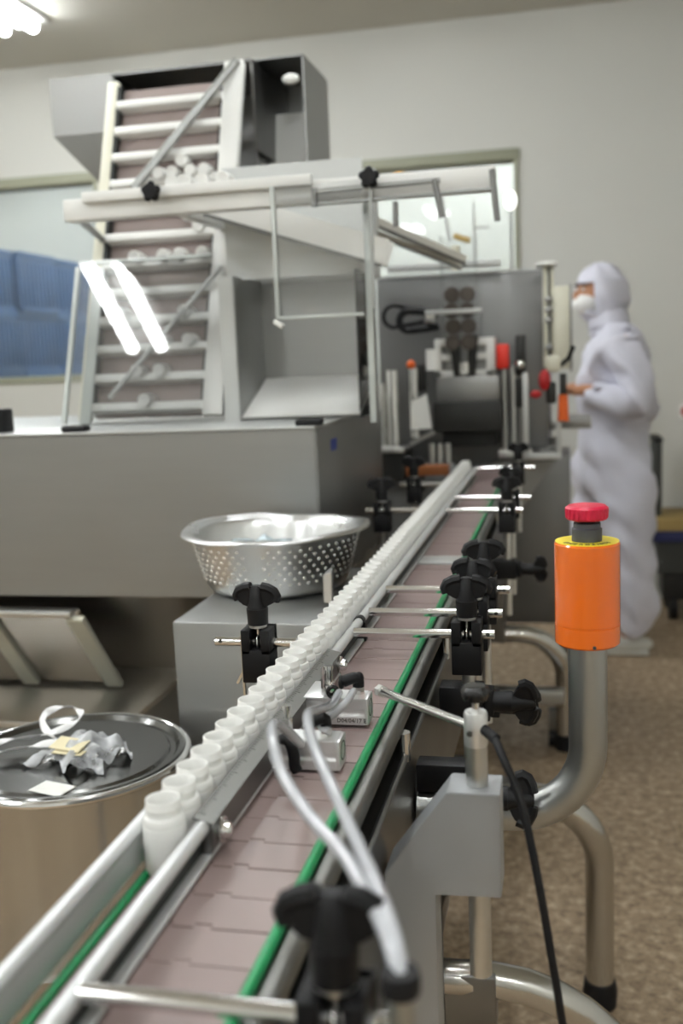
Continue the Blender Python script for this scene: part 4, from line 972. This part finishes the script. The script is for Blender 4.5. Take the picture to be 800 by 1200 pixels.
def person():
    bx, by = .19, 4.70
    # continuous body; the person looks toward -X and a little down at the machine
    def hand(wx, wy, wz, s):
        """palm and five fingers from the wrist, curled toward -X"""
        palm = [(wx, wy, wz, .027), (wx-.045, wy, wz-.004, (.030, .018)), (wx-.080, wy, wz-.006, (.036, .016))]
        ch = [palm]
        for k, (off, ln) in enumerate(((-.028, .062), (-.009, .072), (.010, .068), (.028, .054))):
            x = wx-.080; z = wz-.006
            ch.append([(wx-.080, wy, wz-.006, (.036, .016)), (x-.014, wy+off, z+.004, .0095), (x-.014-ln*.45, wy+off*1.05, z-.004, .009), (x-.014-ln*.75, wy+off*1.05, z-.022, .0085), (x-.010-ln*.82, wy+off*1.0, z-.042, .0075)])
        ch.append([(wx-.045, wy, wz-.004, (.030, .018)), (wx-.060, wy-s*.034, wz-.010, .011), (wx-.088, wy-s*.046, wz-.020, .010), (wx-.110, wy-s*.044, wz-.034, .0085)])
        return ch
    pel = (bx, by, .90)
    L = (bx+.03, by-.10, .86); Rr = (bx-.02, by+.10, .86)
    chains = [[(*pel, (.13, .12)), (bx, by, 1.02, (.125, .115)), (bx+.005, by, 1.18, (.14, .12)), (bx+.01, by, 1.33, (.13, .12)), (bx-.01, by, 1.43, (.055, .055)), (bx-.035, by, 1.50, (.06, .06)), (bx-.055, by, 1.575, (.095, .078)), (bx-.05, by, 1.645, (.08, .07))],
              [(*pel, (.13, .12)), (*L, .10), (bx+.05, by-.105, .48, .068), (bx+.085, by-.11, .10, .048), (bx+.03, by-.12, .045, .042), (bx-.06, by-.125, .03, .032)],
              [(*pel, (.13, .12)), (*Rr, .10), (bx-.06, by+.105, .47, .066), (bx-.05, by+.11, .10, .048), (bx-.10, by+.12, .045, .042), (bx-.19, by+.125, .03, .032)],
              [(bx+.01, by, 1.33, (.13, .12)), (bx+.04, by-.17, 1.355, .062), (bx+.09, by-.235, 1.10, .047), (bx-.05, by-.20, 1.155, .036), (bx-.125, by-.18, 1.178, .027)],
              [(bx+.01, by, 1.33, (.13, .12)), (bx+.0, by+.17, 1.355, .062), (bx+.03, by+.23, 1.10, .047), (bx-.08, by+.17, 1.15, .036), (bx-.145, by+.13, 1.175, .027)]]
    chains += hand(bx-.125, by-.18, 1.178, -1)+hand(bx-.145, by+.13, 1.175, 1)
    body = skin('person', chains, 'skin', None, 0, 2, (bx, by, 0))
    tag(body, 'person in white hooded cleanroom coverall and face mask standing at the machine', 'person')
    # face: nose, eyes, brows (the mask hides the mouth)
    hx, hy, hz = bx-.055, by, 1.575
    fdir = Vector((-1, -.12, -.12)).normalized()
    f = MB(); f.ball(Vector((hx, hy, hz+.012)), (.098, .074, .10), 20, 14)
    f = f.build('face', 'skin', body, sharp=80)
    e = MB()
    for s in (-1, 1): e.ball((hx-.091, hy+s*.032, hz+.028), (.008, .013, .007), 10, 6)
    e.build('eyes', 'white', f, kind='stuff')
    e = MB()
    for s in (-1, 1): e.ball((hx-.0975, hy+s*.032, hz+.028), (.004, .005, .005), 8, 6); e.obox((hx-.092, hy+s*.033, hz+.050), (.01, .034, .006), RX(-s*.12))
    e.build('pupils_and_brows', 'hair', f, kind='stuff')
    MB().ball((hx-.104, hy, hz+.002), (.018, .014, .022), 10, 8).build('nose', 'skin', f)
    m = MB(); m.ball((hx-.055, hy, hz-.032), (.066, .066, .052), 20, 12); m.build('face_mask', 'mask', body, sharp=80)
    # coverall over body
    def lump(b, a): return b
    cv = [[(bx, by, .90, (.165, .155)), (bx, by, 1.0, (.150, .142)), (bx+.008, by, 1.09, (.184, .165)), (bx+.014, by, 1.20, (.184, .165)), (bx+.015, by, 1.33, (.150, .150)), (bx-.008, by, 1.425, (.094, .092)), (bx-.025, by, 1.46, (.086, .086))],
          [(bx+.015, by, 1.33, (.150, .150)), (bx+.045, by-.175, 1.345, .086), (bx+.09, by-.22, 1.22, .088), (bx+.100, by-.24, 1.10, .080), (bx+.03, by-.225, 1.115, .070), (bx-.06, by-.20, 1.152, .055), (bx-.118, by-.182, 1.175, .040)],
          [(bx+.015, by, 1.33, (.150, .150)), (bx+.0, by+.175, 1.345, .086), (bx+.03, by+.22, 1.22, .088), (bx+.04, by+.235, 1.10, .080), (bx-.02, by+.21, 1.115, .070), (bx-.085, by+.165, 1.15, .055), (bx-.138, by+.132, 1.172, .040)]]
    cv += [[(bx, by, .90, (.165, .155)), (bx+.045, by-.10, .76, .142), (bx+.060, by-.112, .48, .112), (bx+.085, by-.118, .22, .104), (bx+.085, by-.12, .06, .102)],
          [(bx, by, .90, (.165, .155)), (bx-.03, by+.10, .76, .138), (bx-.085, by+.107, .48, .104), (bx-.085, by+.112, .22, .094), (bx-.085, by+.113, .06, .092)]]
    co = skin('coverall', cv, 'suit', body, 0, 3)
    from mathutils import noise
    for v in co.data.vertices:          # folds: mostly slanting creases
        p = v.co; n = noise.noise(Vector((p.x*7+p.z*5, p.y*7, p.z*6)))*.032+noise.noise(Vector((p.x*15+p.z*10, p.y*14, p.z*9+3)))*.022
        v.co = p+v.normal*n
    # hood: shell around the head open at the face
    b = bmesh.new(); bmesh.ops.create_uvsphere(b, u_segments=40, v_segments=28, radius=1)
    for v in b.verts:
        a = math.atan2(v.co.y, v.co.x); w = 1+.03*math.sin(6*a+3*v.co.z)+.02*math.sin(11*v.co.z+2*a)
        v.co = Vector((v.co.x*.122*w, v.co.y*.108*w, v.co.z*.132*w)); 
        if v.co.z < -.02: q = min(1, (-.02-v.co.z)/.1); v.co.x *= 1+.10*q; v.co.y *= 1+.15*q
    dele = [f for f in b.faces if (lambda c: c.x < -.060 and abs(c.y) < .072 and -.066 < c.z < .056)(f.calc_center_median())]
    bmesh.ops.delete(b, geom=dele, context='FACES')
    mb = MB(); mb.merge(b, Matrix.Translation((hx+.012, hy, hz+.008)) @ Matrix.Rotation(.12, 4, 'Z') @ Matrix.Rotation(-.12, 4, 'Y'))
    cape = mb.build('hood', 'suit', body, sharp=80)
    so = cape.modifiers.new('thick', 'SOLIDIFY'); so.thickness = .004
    def turn(o):
        M4 = Matrix.Translation(Vector((hx, hy, 0))-wloc(o)) @ Matrix.Rotation(.42, 4, 'Z') @ Matrix.Translation(wloc(o)-Vector((hx, hy, 0)))
        if o.type == 'MESH': o.data.transform(M4)
        for c in o.children: turn(c)
    for o in body.children:
        if o.name.split('.')[0] in ('face', 'face_mask', 'hood'): turn(o)
    # hood cape over the shoulders
    MB().lathe([(.080, 1.51), (.088, 1.47), (.088, 1.435), (.070, 1.425), (.070, 1.49)], (bx-.015, by, 0), 32, fn=lambda v, a: Vector((v.x*1.0, v.y*1.12, v.z+.006*math.sin(5*a)))).build('hood_collar', 'suit', body, sharp=80)
    for (x, y) in ((bx+.035, by-.122), (bx-.105, by+.122)):
        s = MB(); s.ball((x, y, .045), (.135, .052, .045), 18, 10); s.box(x-.125, x+.115, y-.045, y+.045, 0, .022, .010)
        s.build('shoe', 'shoe', body, sharp=60)
person()

# ------------------------------------------------------------------ behind the operator
def trolley():
    t = thing('low_trolley', (.75, 5.3, 0), 'low dark trolley with ochre top edge behind the person at the right edge', 'trolley')
    MB().box(.40, 1.6, 5.12, 5.5, .455, .515, .003).build('ochre_deck', 'ochre', t)
    MB().box(.395, 1.605, 5.11, 5.505, .405, .455, .003).build('navy_sheet', 'navy', t)
    MB().box(.42, 1.58, 5.14, 5.49, .24, .405, .004).build('grey_cover', 'dark_cloth', t)
    for x in (.5, 1.5):
        for y in (5.2, 5.44): MB().cyl((x-.02, y, .06), (x+.02, y, .06), .06, seg=20).build('wheel', 'rubber', t)
    MB().box(.45, 1.55, 5.17, 5.47, .10, .24, .003).build('under_frame', 'black_machine', t)
    s = thing('dark_grey_case', (.39, 5.4, .516), 'narrow tall dark grey case standing on the trolley behind the person', 'case')
    MB().box(.41, .445, 5.2, 5.48, .516, .895, .004).build('case_body', 'dark_cloth', s)
    MB().box(.405, .45, 5.195, 5.485, .885, .90, .003).build('case_lid', 'black', s)
trolley()
a = thing('red_wall_button', (.60, 5.6, 1.005), 'small red round button on the white wall at the right edge', 'button')
MB().lathe([(0, -.03), (.022, -.03), (.028, -.024), (.030, -.012), (.030, 0)], (.60, 5.6, 1.005), 20, 'Y').build('button_dome', 'dark_red', a)
MB().box(.565, .635, 5.588, 5.6, .97, 1.04, .003).build('button_plate', 'white', a)
for i, (x, y, z) in enumerate(((-1.79, 8.0, 2.78), (-1.243, 8.0, 2.752))):
    t = thing('pendant_lamp', (x, y, z), f'{"left" if i == 0 else "right"} one of two small amber lamps seen through the middle window', 'lamp', 'warm pendant lamps in the neighbouring room')
    MB().ball((x, y, z), (.055, .055, .04), 16, 10).build('bulb', 'warm', t)
    MB().cyl((x, y, z+.03), (x, y, 3.3), .006, seg=8).build('cord', 'black', t)
# blue crates stacked in the neighbouring room
def crates():
    b = MB(); w, h, d = .56, .445, .40
    b.box(-d, 0, 0, w, 0, h, .008)
    for k in range(9): b.box(0, .012, .03+k*.06, .055+k*.06, .05, h-.06, .003)
    b.box(0, .018, 0, w, h-.04, h, .004); b.box(0, .018, 0, w, 0, .03, .004)
    me = b.mesh('blue_crate', 'blue')
    for c in range(6):
        for r in range(5):
            o = bpy.data.objects.new('blue_crate', me); COL.objects.link(o); o.location = (-4.0+random.uniform(-.03, .03), 5.95+c*.575, r*.4465+.0005)
            lvl = ['bottom', 'second', 'middle', 'fourth', 'top'][r]
            tag(o, f'blue crate behind the left window, {lvl} layer, {ordn[c]} stack from the glass', 'crate', 'blue crates stacked behind the left window')
crates()
